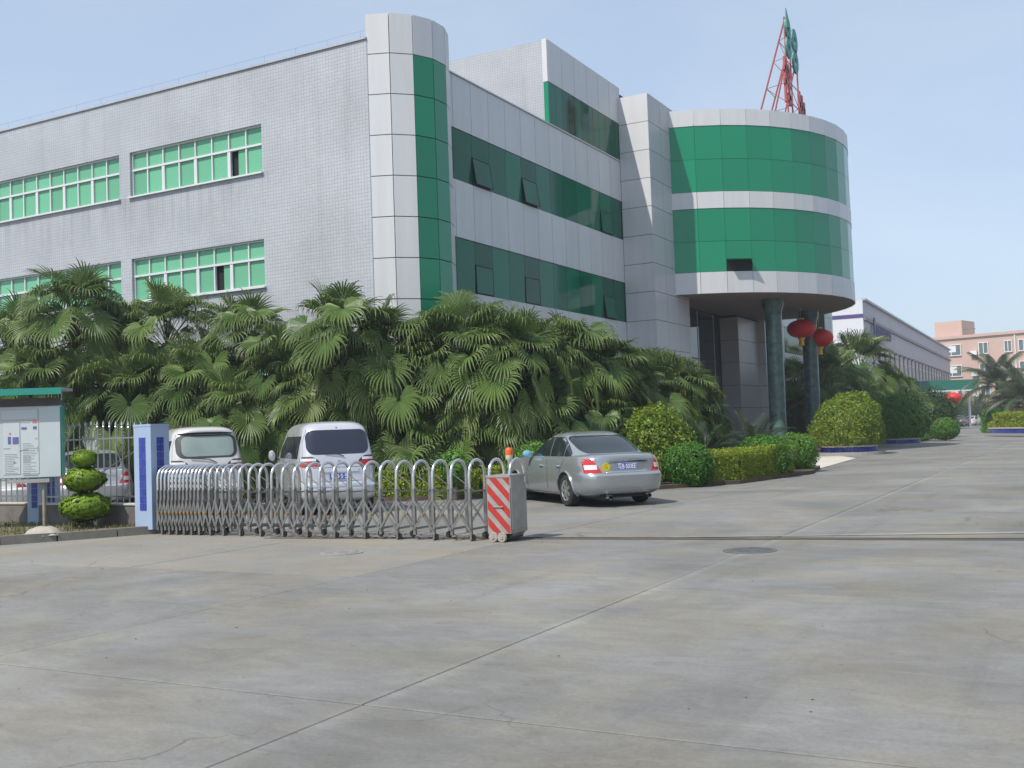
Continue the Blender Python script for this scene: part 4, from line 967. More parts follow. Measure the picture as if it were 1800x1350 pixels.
# ================================================================== VEHICLES
def crv(levels, z):
    """Catmull-Rom through (z, xr, xf, hw, n) levels"""
    Z = [l[0] for l in levels]
    if z <= Z[0]: return levels[0][1:]
    if z >= Z[-1]: return levels[-1][1:]
    i = max(k for k in range(len(Z)-1) if Z[k] <= z); t = (z-Z[i])/(Z[i+1]-Z[i])
    out = []
    for c in range(1, 5):
        p1, p2 = levels[i][c], levels[i+1][c]
        m1 = (p2-levels[i-1][c])/(Z[i+1]-Z[i-1])*(Z[i+1]-Z[i]) if i > 0 else p2-p1
        m2 = (levels[i+2][c]-p1)/(Z[i+2]-Z[i])*(Z[i+1]-Z[i]) if i+2 < len(Z) else p2-p1
        a, b = t*t, t*t*t; out.append((2*b-3*a+1)*p1+(b-2*a+t)*m1+(-2*b+3*a)*p2+(b-a)*m2)
    return out
class Shell:
    def __init__(s, levels, warp=None, k=2.): s.l = levels; s.warp = warp or (lambda p: p); s.k = k
    def rear(s, y, z, off=0., front=False):
        xr, xf, hw, n = crv(s.l, z); a = (xf-xr)/2; xc = (xf+xr)/2; q = max(0., 1-abs(min(.999, abs(y)/hw))**n)**(1/(n*s.k))
        x = xc+(a*q+off)*(1 if front else -1); return s.warp(Vector((x, y, z)))
    def side(s, x, z, off=0., sgn=1):
        xr, xf, hw, n = crv(s.l, z); a = (xf-xr)/2; xc = (xf+xr)/2; q = max(0., 1-min(.9995, abs(x-xc)/a)**(n*s.k))**(1/n)
        return s.warp(Vector((x, sgn*(hw*q+off), z)))
    def mesh(s, m, nth=128, zstep=None, holes=()):
        zs = []
        for a, b in zip(s.l[:-1], s.l[1:]): k = max(1, round((b[0]-a[0])/.05)); zs += [a[0]+(b[0]-a[0])*i/k for i in range(k)]
        zs.append(s.l[-1][0]); mb = MB()
        for z in zs:
            xr, xf, hw, n = crv(s.l, z); a = (xf-xr)/2; xc = (xf+xr)/2
            for k in range(nth):
                t = 2*math.pi*k/nth; c, sn = math.cos(t), math.sin(t)
                mb.v.append(tuple(s.warp(Vector((xc+a*math.copysign(abs(c)**(2/(n*s.k)), c), hw*math.copysign(abs(sn)**(2/n), sn), z)))))
        for i in range(len(zs)-1):
            for k in range(nth): mb.f.append((i*nth+k, i*nth+(k+1) % nth, (i+1)*nth+(k+1) % nth, (i+1)*nth+k))
        mb.f.append(tuple(reversed(range(nth)))); mb.f.append(tuple((len(zs)-1)*nth+k for k in range(nth)))
        me = mb.mesh(m)
        if holes:
            o = bpy.data.objects.new('x', me); COL.objects.link(o); cut = MB()
            for (hx, hz, hr, y0, y1) in holes: cut.lathe([(hr, y0), (hr, y1)], 36, (hx, 0, hz), axis='y')
            c = bpy.data.objects.new('c', cut.mesh('car_plastic')); COL.objects.link(c)
            bm_ = o.modifiers.new('b', 'BOOLEAN'); bm_.operation = 'DIFFERENCE'; bm_.object = c; bm_.solver = 'EXACT'
            dg = bpy.context.evaluated_depsgraph_get(); me2 = bpy.data.meshes.new_from_object(o.evaluated_get(dg))
            bpy.data.objects.remove(o); bpy.data.objects.remove(c)
            if len(me2.polygons) > 100: me = me2
        for p in me.polygons: p.use_smooth = True
        me.set_sharp_from_angle(angle=R(38)); return me
def patch(fn, lo, hi, u0, u1, m, nu=14, nv=6, off=.004, skirt=.02, rnd=.0):
    """conformal piece: u in [u0,u1], between curves lo(u), hi(u); fn(u, v, off)"""
    mb = MB(); us = [u0+(u1-u0)*(.5-.5*math.cos(math.pi*i/nu)) if rnd else u0+(u1-u0)*i/nu for i in range(nu+1)]
    def vv(u, j):
        a, b = lo(u), hi(u)
        if rnd:
            e = min((u-u0)/(u1-u0), (u1-u)/(u1-u0))*(u1-u0); sh = rnd*(1-math.sqrt(max(0, 1-(1-min(1, max(0, e)/rnd))**2))); a += sh*(1 if b > a else -1)*.999; b -= sh*(1 if b > a else -1)*.999
        return a+(b-a)*j/nv
    for ring in (0, 1):
        for u in us:
            for j in range(nv+1): mb.v.append(tuple(fn(u, vv(u, j), off if ring == 0 else off-skirt)))
    W = nv+1; n1 = len(us)*W
    for i in range(nu):
        for j in range(nv): mb.f.append((i*W+j, (i+1)*W+j, (i+1)*W+j+1, i*W+j+1))
    for i in range(nu):
        mb.f.append((i*W, n1+i*W, n1+(i+1)*W, (i+1)*W)); mb.f.append((i*W+nv, (i+1)*W+nv, n1+(i+1)*W+nv, n1+i*W+nv))
    for j in range(nv):
        mb.f.append((j, j+1, n1+j+1, n1+j)); b = nu*W; mb.f.append((b+j, n1+b+j, n1+b+j+1, b+j+1))
    me = mb.mesh(m)
    import bmesh as _b
    bm = _b.new(); bm.from_mesh(me); _b.ops.recalc_face_normals(bm, faces=bm.faces); bm.to_mesh(me); bm.free()
    for p in me.polygons: p.use_smooth = True
    me.set_sharp_from_angle(angle=R(40)); return me
_wh = {}
def wheel(parent, x, y, r, w, sgn):
    key = (round(r, 3), w)
    if key not in _wh:
        ty = MB().lathe([(r*.66, -w/2), (r*.9, -w/2), (r*.985, -w*.40), (r, -w*.25), (r, w*.25), (r*.985, w*.40), (r*.9, w/2), (r*.66, w/2)], 40, axis='y', cap=False).mesh('rubber', 35)
        rm = MB(); rm.lathe([(r*.68, w*.44), (r*.66, w*.47), (r*.60, w*.40), (r*.58, w*.05)], 40, axis='y', cap=False); rm.lathe([(.001, w*.42), (r*.13, w*.42), (r*.16, w*.36), (r*.16, w*.1)], 20, axis='y', cap=False)
        for k in range(7):
            a = 2*math.pi*k/7; d = Vector((math.cos(a), 0, math.sin(a))); rm.bar(d*(r*.12)+Vector((0, w*.37, 0)), d*(r*.64)+Vector((0, w*.40, 0)), .055*r/.31, .03, up=(0, 1, 0))
        rm = rm.mesh('rim', 35); dk = MB().lathe([(r*.60, -w*.3), (r*.60, w*.12)], 30, axis='y').mesh('car_plastic'); _wh[key] = (ty, rm, dk)  # last piece is a plain dark backing added behind the spokes
    ty, rm, dk = _wh[key]
    t = bpy.data.objects.new('wheel', None); link(t, parent); t.location = (x, y, r); t.rotation_euler = (0, .4*x, 0 if sgn > 0 else math.pi)
    obj('tyre', ty, t); obj('rim', rm, t); obj('rim_backing', dk, t)
def plate(parent, fn, y0, z, txt, w=.44, h=.14, ang=0.):
    p = fn(y0, z, .012); pl = bpy.data.objects.new('licence_plate', None); link(pl, parent); pl.location = p; pl.rotation_euler = (math.pi/2, 0, -math.pi/2)
    blk('plate', 'plate_blue', pl, (0, 0, 0), (w, h, .008), rel=False); 
    fr = MB()
    for s in (-1, 1): fr.box((0, s*(h/2-.006), .005), (w-.01, .005, .004)); fr.box((s*(w/2-.006), 0, .005), (.005, h-.02, .004))
    fr.build('plate_border', 'plate_white', pl)
    o = obj('plate_text', text_mesh(txt, h*.92, 'plate_white', .003, .002), pl, (0, -.004, .006)); 
    if o.dimensions.x > 0: k = min(1., (w-.05)/max(.01, o.dimensions.x)); o.scale = (k, 1, 1)
def seam(fn, pts, parent, w=.008, off=.002, name='panel_gap'):
    mb = MB(); P_ = []
    for a, b in zip(pts[:-1], pts[1:]):
        for k in range(8): P_.append(fn(a[0]+(b[0]-a[0])*k/8, a[1]+(b[1]-a[1])*k/8, off))
    P_.append(fn(*pts[-1], off)); mb.tube(P_, w/2, 5).build(name, 'seam', parent)
SED = [(.19, -.72, 3.30, .70, 3.6), (.23, -.90, 3.42, .80, 4.2), (.31, -1.01, 3.54, .855, 4.6), (.42, -1.04, 3.60, .885, 4.8), (.54, -1.05, 3.61, .895, 4.8), (.61, -1.05, 3.60, .898, 4.8), (.645, -1.02, 3.58, .897, 4.8), (.67, -.985, 3.55, .894, 4.8),
       (.76, -.965, 3.47, .885, 4.8), (.86, -.95, 3.36, .868, 4.7), (.94, -.94, 3.2, .838, 4.5), (.985, -.925, 3.05, .80, 4.2), (1.01, -.87, 2.95, .75, 4.), (1.025, -.70, 2.7, .62, 3.6), (1.03, -.3, 2.4, .35, 3)]
CAB = [(.95, -.70, 2.50, .815, 4.2), (1.02, -.52, 2.26, .80, 4.2), (1.12, -.28, 1.98, .77, 4.2), (1.24, -.02, 1.68, .725, 4.2), (1.34, .22, 1.42, .68, 4.0), (1.405, .42, 1.2, .63, 3.8), (1.445, .60, 1.02, .55, 3.4), (1.468, .72, .90, .42, 3), (1.476, .79, .83, .2, 2.6)]
def sedan(p, rz, label, paint, txt=None, rich=False, group=None, s=1.):
    t = thing('sedan', label, 'car', (p.x, p.y, 0), rz, group, s)
    def warp(q):
        if q.x > 1.5 and q.z > .45: q.z -= (q.z-.45)*.34*min(1, (q.x-1.5)/2.1)**2
        return q
    lo = Shell(SED, warp, 2.2); ca = Shell(CAB, None, 1.25); wb = 2.65; wr = .315
    obj('body', lo.mesh(paint, holes=[(x, .325, .365, y0, y1) for x in (0, wb) for y0, y1 in ((-1.2, -.60), (.60, 1.2))]), t); obj('cabin', ca.mesh(paint), t)
    for x in (0, wb):
        for sg in (-1, 1):
            wheel(t, x, sg*.78, wr, .20, sg)
            arc = [Vector((x+.372*math.cos(a), 0, .325+.372*math.sin(a))) for a in [R(-18)+R(216)*k/20 for k in range(21)]]
            pts = [lo.side(q.x, max(.22, q.z), .004, sg) for q in arc]
            MB().tube(pts, .022, 6).build('arch_lip', paint, t, smooth=60)
    rw = lambda y, z, o: ca.rear(y, z, o)
    obj('rear_window', patch(rw, lambda y: 1.035, lambda y: 1.385, -.64, .64, 'car_glass', 20, 8, rnd=.0 if False else .12), t)
    obj('windscreen', patch(lambda y, z, o: ca.rear(y, z, o, True), lambda y: 1.0, lambda y: 1.385, -.64, .64, 'car_glass', 20, 8, rnd=.1), t)
    for sg in (-1, 1):
        sd = lambda x, z, o, sg=sg: ca.side(x, z, o, sg)
        top = lambda x: max(1.005, min(1.375, 1.375-max(0, x-1.18)**1.3*.42-max(0, .50-x)**1.35*.62))
        for a, b in ((-.12, .16), (.19, .84), (.88, 1.86)):
            obj('side_window', patch(sd, lambda x: .99, top, a, b, 'car_glass', 12, 6), t)
        ls = lambda x, z, o, sg=sg: lo.side(x, z, o, sg)
        for x0 in (-.02, .86, 1.95): seam(ls, [(x0+.1, .93), (x0+(.25 if x0 < 0 else 0), .72), (x0+(.42 if x0 < 0 else .02), .34)], t)
        seam(ls, [(2.2, .25), (.45, .25)], t)
        for x0 in (.30, 1.18): MB().tube([lo.side(x0-.09, .80, .012, sg), lo.side(x0, .805, .04, sg), lo.side(x0+.09, .80, .012, sg)], .014, 6).build('door_handle', 'chrome' if rich else paint, t)
        m_ = MB(); c = ca.side(1.80, 1.0, .10, sg); m_.lathe([(.02, -.07), (.075, -.05), (.09, 0), (.07, .05), (.03, .065)], 14, (c.x, c.y+sg*.04, c.z+.03), axis='x'); m_.v = [(x, c.y+(y-c.y)*1.25, z) for x, y, z in m_.v]
        m_.build('mirror', 'mirror_blue' if rich else paint, t, smooth=50)
        # tail lamps
        rl = lambda y, z, o: lo.rear(y, z, o)
        a, b = (.53, .822) if sg > 0 else (-.822, -.53)
        e = lambda y: (abs(y)-.53)/.17
        tl = obj('tail_lamp', patch(rl, lambda y: .665, lambda y: .665+.275*min(1, .05+e(y)), a, b, 'lamp_red', 12, 6, .008), t)
        obj('reverse_lens', patch(rl, lambda y: .735, lambda y: .825, (.62 if sg > 0 else -.81), (.81 if sg > 0 else -.62), 'lamp_white', 8, 3, .013), tl)
        obj('head_lamp', patch(lambda y, z, o: lo.rear(y, z, o, True), lambda y: .62, lambda y: .74, .5 if sg > 0 else -.8, .8 if sg > 0 else -.5, 'lamp_white', 8, 3, .008), t)
    rl = lambda y, z, o: lo.rear(y, z, o)
    for z, y in ((.66, .52),): seam(rl, [(-y, z), (y, z)], t)
    seam(rl, [(-.55, .67), (-.64, .85), (-.62, .985)], t); seam(rl, [(.55, .67), (.64, .85), (.62, .985)], t)
    obj('boot_trim', patch(rl, lambda y: .862, lambda y: .885, -.46, .46, 'chrome' if rich else paint, 14, 2, .014), t)
    obj('bumper_insert', patch(rl, lambda y: .20, lambda y: .245, -.55, .55, 'car_plastic', 20, 3, .006), t)
    obj('bumper_strip', patch(rl, lambda y: .275, lambda y: .30, -.74, .74, paint, 20, 2, .016), t)
    for y in (-.42, .42): MB().lathe([(.045, -.09), (.048, .02), (.04, .02), (.038, -.06)], 18, (-.98, y, .20), axis='x', cap=False).build('exhaust_tip', 'chrome', t, smooth=40)
    MB().box((1.1, 0, .22), (3.7, 1.15, .10)).build('underbody', 'car_plastic', t)
    if txt:
        obj('plate_recess', patch(rl, lambda y: .70, lambda y: .855, -.34, .34, paint, 14, 3, .003), t); plate(t, rl, 0, .775, txt)
    if rich:
        q = lo.rear(0, .915, .012); e_ = MB().lathe([(.052, -.006), (.05, .006)], 24, (0, 0, 0), axis='x'); e_.v = [(x, y*1.35, z*.8) for x, y, z in e_.v]; e_.build('emblem', 'chrome', t, tuple(q))
        q = lo.rear(.44, .77, .010); s_ = bpy.data.objects.new('round_sticker', None); link(s_, t); s_.location = q; s_.rotation_euler = (math.pi/2, 0, -math.pi/2-.08)
        MB().lathe([(.085, -.004), (.085, .003)], 28).build('sticker_disc', 'sticker', s_)
        ink = MB(); ink.tube([(.066*math.cos(a), .066*math.sin(a), .004) for a in [2*math.pi*k/24 for k in range(25)]], .003, 4)
        for a_, b_ in (((-.03, .03), (.0, .04)), ((-.04, .0), (.04, .01)), ((-.02, -.03), (.03, -.02)), ((0, .04), (-.01, -.04)), ((.025, .03), (.03, -.03))): ink.bar((*a_, .004), (*b_, .004), .007, .003)
        ink.build('sticker_print', 'sticker_ink', s_)
        for y, z, w in ((.40, .675, .10), (-.47, .70, .11)):
            q = lo.rear(y, z, .008); mb = MB()
            for k in range(4): mb.box((0, (k-1.5)*w/4, 0), (.006, w/6, .018 if k % 2 else .024))
            mb.build('badge', 'chrome', t, tuple(q))
        MB().tube([(.62, .36, 1.46), (.40, .36, 1.5)], .006, 5).build('aerial', 'car_plastic', t)
    return t
HEAD = R(140)
hd = Vector((math.cos(HEAD), math.sin(HEAD), 0))
sedan(Vector((-8.95, 20.35, 0)), HEAD, 'silver sedan with a yellow round sticker on the boot beside the hedge', 'paint_silver', '粤B·503EE', True, s=1.03)
p = dep(163, 870, 25.2); sedan(Vector((p.x, p.y, 0))+hd*1.1, HEAD+R(4), 'silver grey car parked behind the spiked fence and the topiary', 'paint_grey', None)
p = dep(-22, 870, 24.6); sedan(Vector((p.x, p.y, 0))+hd*1.1, HEAD+R(4), 'white car parked behind the fence left of the second blue pillar', 'paint_white', None)
VAN = [(.27, -.60, 2.90, .70, 4), (.32, -.74, 3.02, .77, 5), (.42, -.80, 3.08, .80, 5.5), (.56, -.81, 3.10, .81, 5.5), (.63, -.79, 3.09, .812, 5.5), (.67, -.765, 3.08, .812, 5.5), (.9, -.74, 3.02, .815, 5.5), (1.08, -.715, 2.9, .808, 5.5), (1.2, -.69, 2.75, .79, 5.5), (1.45, -.61, 2.4, .745, 5.2), (1.66, -.53, 2.1, .70, 4.8), (1.78, -.46, 1.95, .665, 4.4), (1.85, -.36, 1.8, .60, 3.8), (1.895, -.2, 1.6, .50, 3.2), (1.915, .1, 1.3, .3, 2.6)]
def minivan(p, rz, label, paint, glass, txt=None, spoiler=False, lamps=True):
    t = thing('minivan', label, 'van', (p.x, p.y, 0), rz, 'vans parked nose in to the palms'); sh = Shell(VAN, None, 1.7); wb = 2.35; wr = .29
    obj('body', sh.mesh(paint, 128, holes=[(x, .31, .34, y0, y1) for x in (0, wb) for y0, y1 in ((-1.2, -.5), (.5, 1.2))]), t)
    for x in (0, wb):
        for sg in (-1, 1): wheel(t, x, sg*.70, wr, .18, sg)
    rl = lambda y, z, o: sh.rear(y, z, o)
    obj('rear_window', patch(rl, lambda y: 1.235, lambda y: 1.735, -.64, .64, 'seam' if spoiler else glass, 20, 8, .004, rnd=.16), t)
    if spoiler:
        obj('rear_curtain', patch(rl, lambda y: 1.275, lambda y: 1.70, -.56, .53, glass, 20, 8, .008, rnd=.12), t)
        obj('roof_spoiler', patch(lambda y, z, o: sh.rear(y, z, o)+Vector((-.12*max(0, (z-1.74)/.1)*(1-abs(y/.62)**4)-.02, 0, 0)), lambda y: 1.79-.03*abs(y/.6)**3, lambda y: 1.86-.05*abs(y/.6)**3, -.58, .58, paint, 20, 4, .03, .05), t)
        obj('spoiler_gap', patch(rl, lambda y: 1.745, lambda y: 1.79-.03*abs(y/.6)**3, -.56, .56, 'seam', 18, 2, .006), t)
    MB().tube([sh.rear(-.10, 1.19, .02), sh.rear(.02, 1.235, .03), sh.rear(.30, 1.26, .025)] if not spoiler else [sh.rear(-.18, 1.13, .02), sh.rear(-.02, 1.21, .03), sh.rear(.36, 1.24, .025)], .010, 5).build('wiper', 'car_plastic', t)
    for sg in (-1, 1):
        sd = lambda x, z, o, sg=sg: sh.side(x, z, o, sg)
        for a, b in ((-.30, .62), (.68, 1.42), (1.48, 2.0)): obj('side_window', patch(sd, lambda x: 1.16, lambda x: min(1.62, 1.62-max(0, x-1.5)*.55), a, b, 'van_glass', 10, 5), t)
        for x0 in (.65, 1.45): seam(sd, [(x0, 1.68), (x0, .4)], t)
        c = sh.side(2.05, 1.15, .14, sg); mb = MB().lathe([(.02, -.05), (.085, -.035), (.10, 0), (.07, .03)], 14, (c.x, c.y+sg*.05, c.z+.05), axis='x'); mb.v = [(x, c.y+(y-c.y)*.75, c.z+(z-c.z)*1.25) for x, y, z in mb.v]; mb.build('mirror', paint, t, smooth=50)
        MB().tube([sh.side(2.1, 1.12, -.01, sg), c+Vector((0, sg*.02, .02))], .018, 6).build('mirror_arm', 'car_plastic', t)
        a, b = (.40, .797) if sg > 0 else (-.797, -.40)
        e = lambda y: (abs(y)-.40)/.397
        tb = obj('lamp_trim', patch(rl, lambda y: .985+.05*(1-e(y))**2, lambda y: 1.20-.10*max(0, 1-e(y)*2.2)**2, a, b, 'car_plastic', 12, 5, .004), t)
        tl = obj('tail_lamp', patch(rl, lambda y: 1.0, lambda y: 1.105-.03*(1-e(y))**2, a+(.03 if sg > 0 else .012), b-(.012 if sg > 0 else .03), 'lamp_red', 10, 4, .010), t)
        obj('reverse_lens', patch(rl, lambda y: 1.11, lambda y: 1.165, (.47 if sg > 0 else -.785), (.785 if sg > 0 else -.47), 'lamp_white', 8, 3, .010), tl)
        obj('windscreen', patch(lambda y, z, o: sh.rear(y, z, o, True), lambda y: 1.15, lambda y: 1.7, -.6, .6, 'van_glass', 14, 6), t) if sg > 0 else None
    seam(rl, [(-.70, .97), (.70, .97)], t); seam(rl, [(-.70, .69), (.70, .69)], t); seam(rl, [(-.72, .70), (-.74, 1.0), (-.69, 1.5), (-.60, 1.76)], t); seam(rl, [(.72, .70), (.74, 1.0), (.69, 1.5), (.60, 1.76)], t)
    obj('plate_garnish', patch(rl, lambda y: .875, lambda y: .945, -.38, .38, paint, 12, 3, .02), t)
    if txt: plate(t, rl, 0, .79, txt)
    q = sh.rear(0, 1.075, .01); MB().lathe([(.042, -.006), (.04, .006)], 20, (0, 0, 0), axis='x').build('emblem', 'chrome', t, tuple(q))
    obj('bumper_strip', patch(rl, lambda y: .585, lambda y: .635, -.72, .72, 'chrome' if not spoiler else paint, 18, 2, .012), t)
    MB().box((1.1, 0, .27), (3.2, 1.2, .12)).build('underbody', 'car_plastic', t)
    MB().tube([sh.rear(0, 1.77, .0), sh.rear(0, 1.79, .015)], .012, 6).build('washer_jet', 'car_plastic', t)
    return t
p = dep(598, 800, 21.6); minivan(Vector((p.x, p.y, 0))+hd*.75, HEAD-R(1), 'silver white minivan with dark rear window behind the folding gate', 'paint_van', 'van_glass', '粤B·S·50')
p = dep(362, 800, 22.6); minivan(Vector((p.x, p.y, 0))+hd*.75, HEAD+R(4), 'cream minivan with grey curtained rear window and roof spoiler', 'paint_cream', 'curtain_glass', None, True)
p = dep(1705, 745, 158); sedan(Vector((p.x, p.y, 0)), R(80), 'white car parked far down the drive', 'paint_white'); p = dep(1682, 745, 150); sedan(Vector((p.x, p.y, 0)), R(80), 'dark green car parked far down the drive behind the green ball', 'paint_darkgreen', s=1.1)

# ================================================================== FOLDING GATE
GY0, GW = 13.32, .44
gate = thing('folding_gate', 'stainless steel accordion gate pulled across the left part of the drive', 'gate', (-10.9, GY0, 0))
apx = [896, 860, 825, 792, 760, 727, 696, 667, 639, 611, 586, 561, 538, 515.5, 495, 477, 456, 437, 420, 404, 391, 379, 368, 357, 349, 342, 335.5, 329, 322.5, 316, 309.5, 303, 296.5, 290, 283.5, 277]
axs = [onY(x, 842, GY0).x for x in apx]
ga = MB(); ro = .0235; pts = []
for k in range(15):
    a = math.pi*k/14; pts.append((0, GW/2-GW/2*math.cos(a), .93+.245*math.sin(a)**.85))
ga.tube([(0, 0, .76)]+pts+[(0, GW, .76)], ro, 10)
ARCH = ga.mesh('steel', 50)
POST = MB().box((0, 0, .425), (.042, .042, .69)).mesh('steel_dull')
FOOT = MB().box((0, 0, .06), (.034, .034, .09)).mesh('steel_dull')
CAST = MB().lathe([(.05, -.018), (.05, .018)], 16, axis='y').mesh('rubber')
XB = MB().box((0, GW/2, .715), (.022, GW, .022)).mesh('steel_dull')
XB2 = MB().box((0, GW/2, .17), (.03, GW, .03)).mesh('steel_dull')
KNOB = MB().lathe([(.02, -.012), (.02, .012)], 10, axis='y').mesh('brass')
for i, x in enumerate(axs):
    lx = x-gate.location.x
    if i < 2:
        f = bpy.data.objects.new('arch_frame', None); link(f, gate); f.location = (lx, 0, 0); obj('arch_tube', ARCH, f); continue
    f = bpy.data.objects.new('arch_frame', None); link(f, gate); f.location = (lx, 0, 0)
    f.rotation_euler = (0, random.uniform(-.006, .006), random.uniform(-.015, .015))
    obj('arch_tube', ARCH, f); obj('post', POST, f); obj('post', POST, f, (0, GW, 0)); obj('cross_bar', XB, f); obj('cross_bar', XB2, f)
    if i % 2 == 0: obj('foot', FOOT, f); obj('foot', FOOT, f, (0, GW, 0)); obj('caster', CAST, f, (.0, .03, .05)); obj('caster', CAST, f, (.0, GW-.03, .05))
    nx = axs[i-1]-x
    if i >= 3 and nx > .05:
        for yy in (0., GW):
            o_ = -.032 if yy == 0 else .032
            for a, b in (((0, .16), (nx, .60)), ((0, .60), (nx, .16))):
                MB().bar((a[0], yy+o_, a[1]), (b[0], yy+o_*(.7 if a[1] < .3 else 1.25), b[1]), .010, .032, up=(0, 0, 1)).build('scissor_bar', 'steel_dull', f)
            obj('pivot', KNOB, f, (nx/2, yy+o_*1.4, .38))
        MB().bar((.01, .03, .98), (nx*.86, GW*.45, .72), .03, .012).build('brace_plate', 'steel_dull', f)
        MB().bar((0, GW*.2, .56), (nx*.5, GW*.55, .40), .03, .010).build('inner_link', 'steel_dull', f); MB().bar((nx*.5, GW*.55, .40), (nx, GW*.85, .58), .03, .010).build('inner_link', 'steel_dull', f)
    elif i >= 3:
        for yy in (-.03, GW+.03): MB().bar((0, yy, .2), (nx, yy, .62), .010, .03).build('scissor_bar', 'steel_dull', f)
# motor box
bx0 = axs[1]-gate.location.x-.03; bx1 = bx0+.375; bw = bx1-bx0; bc = (bx0+bx1)/2; by0, by1 = -.03, .47
mh = bpy.data.objects.new('motor_housing', None); link(mh, gate)
MB().box((bc, (by0+by1)/2, .52), (bw, by1-by0, .80)).build('casing', 'box_steel', mh)
MB().box((bx1+.006, (by0+by1)/2, .50), (.012, by1-by0-.05, .66)).build('end_door', 'box_steel', mh)
MB().box((bc, (by0+by1)/2, .935), (bw+.02, by1-by0+.02, .03)).build('lid', 'box_steel', mh)
MB().box((bc+.03, (by0+by1)/2, .09), (bw*.6, by1-by0-.1, .10)).build('chassis', 'car_plastic', mh)
MB().add([(bx1, by0+.1, .12), (bx1, by1-.05, .12), (bx1-.08, by1-.08, .03), (bx1-.08, by0+.14, .03), (bx1-.1, by0+.1, .12), (bx1-.1, by1-.05, .12), (bx1-.16, by1-.08, .03), (bx1-.16, by0+.14, .03)], [(0, 1, 2, 3), (7, 6, 5, 4), (0, 4, 5, 1), (1, 5, 6, 2), (2, 6, 7, 3), (3, 7, 4, 0)]).build('bumper_foot', 'box_steel', mh)
z0_, z1_ = .13, .91
def clip(poly, f):
    out = []
    for a, b in zip(poly, poly[1:]+poly[:1]):
        fa, fb = f(a), f(b)
        if fa >= 0: out.append(a)
        if (fa >= 0) != (fb >= 0): t_ = fa/(fa-fb); out.append((a[0]+(b[0]-a[0])*t_, a[1]+(b[1]-a[1])*t_))
    return out
for k in range(8):   # red reflective bars running down to the right
    c = -.12+k*.235; th = .10; sl_ = -1.05
    pol = [(-1, 2), (2, 2), (2, -2), (-1, -2)]
    pol = [(bx0+.008, z0_), (bx1-.008, z0_), (bx1-.008, z1_), (bx0+.008, z1_)]
    pol = clip(pol, lambda q: (q[1]-z0_)-(sl_*(q[0]-bx0)+c)); pol = clip(pol, lambda q: (sl_*(q[0]-bx0)+c+th*1.25)-(q[1]-z0_))
    if len(pol) > 2:
        n = len(pol); MB().add([(x, by0-.004, z) for x, z in pol]+[(x, by0, z) for x, z in pol], [tuple(range(n)), tuple(reversed(range(n, 2*n)))]+[(i, n+i, n+(i+1) % n, (i+1) % n) for i in range(n)]).build('warning_stripe', 'stripe_red', mh)
MB().tube([(bc-.08, by0-.015, .50), (bc+.08, by0-.015, .50)], .008, 6).build('handle', 'steel', mh)
for dx in (-.085, .055):
    MB().lathe([(.066, -.02), (.07, -.012), (.07, .02)], 24, (bc+dx, by0-.03, .07), axis='y').build('drive_wheel', 'caster', mh, smooth=40); MB().lathe([(.025, -.03), (.025, -.018)], 14, (bc+dx, by0-.03, .07), axis='y').build('wheel_hub', 'box_steel', mh)
bl = bpy.data.objects.new('beacon', None); link(bl, gate); bl.location = (bc+.06, GW*.5, .95)
MB().lathe([(.02, 0), (.02, .22)], 12).build('beacon_post', 'steel', bl)
for k in range(6): MB().lathe([(.026, .02+k*.032), (.026, .036+k*.032)], 12).build('beacon_collar', 'steel', bl)
MB().lathe([(.03, .20), (.05, .225), (.05, .285)], 20).build('beacon_base', 'cream', bl, smooth=40)
MB().lathe([(.055, .285), (.055, .34), (.05, .365), (.03, .385), (.002, .39)], 20).build('beacon_dome', 'amber', bl, smooth=50)

# ================================================================== FENCE, PILLARS, NOTICE BOARD
vz = .113
def pillar(px, py, label):
    q = gnd(px, py, vz); s = .42; c = (q.x-s/2, q.y+s/2)
    t = thing('tiled_pillar', label, 'pillar', (c[0], c[1], vz-.03), 0, 'blue fence pillars'); h = 1.80
    MB().box((0, 0, h/2), (s, s, h)).build('shaft', 'pale_blue', t)
    MB().box((0, 0, h+.02), (s+.012, s+.012, .04)).build('cap', 'pale_blue', t)
    n = 10; th = (1.28)/n
    for k in range(n):
        z = .33+th*(k+.5)
        for (dx, dy, a) in ((0, -1, 0), (1, 0, math.pi/2)):
            for half in (-1, 1):
                o = half*.040
                blk('tile', 'blue_tile', t, (dx*(s/2+.003)+(o if dy else 0), dy*(s/2+.003)+(o if dx else 0), z), (.075, .012, th-.008), (0, 0, a), rel=False)
    return c
c1 = pillar(268, 928, 'pale blue pillar with dark blue tiles at the end of the folding gate')
c2 = pillar(74, 921, 'pale blue pillar with dark blue tiles half hidden under the notice board')
def fence(xa, xb, y, label):
    t = thing('spiked_fence', label, 'fence', ((xa+xb)/2, y, vz-.03), 0, 'spiked railings on low walls'); L_ = xb-xa
    MB().box((0, 0, .20), (L_, .20, .40)).build('low_wall', 'old_wall', t); MB().box((0, 0, .415), (L_, .24, .03)).build('wall_coping', 'pale_concrete', t)
    for z in (.55, 1.62): MB().box((0, 0, z), (L_, .035, .03)).build('rail', 'galv', t)
    n = int(L_/.163)
    for k in range(n):
        x = -L_/2+(k+.5)*L_/n; h = 1.74+.09*math.sin(math.pi*(k+.5)/n)
        mb = MB(); mb.tube([(0, 0, .43), (0, 0, h)], .013, 7); mb.lathe([(.013, h), (.026, h+.015), (.016, h+.03), (.026, h+.055), (.001, h+.13)], 8)
        mb.build('paling', 'galv', t, (x, 0, 0))
    if L_ < 3: MB().tube([(-.1, .03, .9), (L_/2, .03, 1.55)], .012, 6).build('brace', 'galv', t)
fence(c2[0]+.21, c1[0]-.21, (c1[1]+c2[1])/2, 'spiked railing between the two blue pillars behind the topiary')
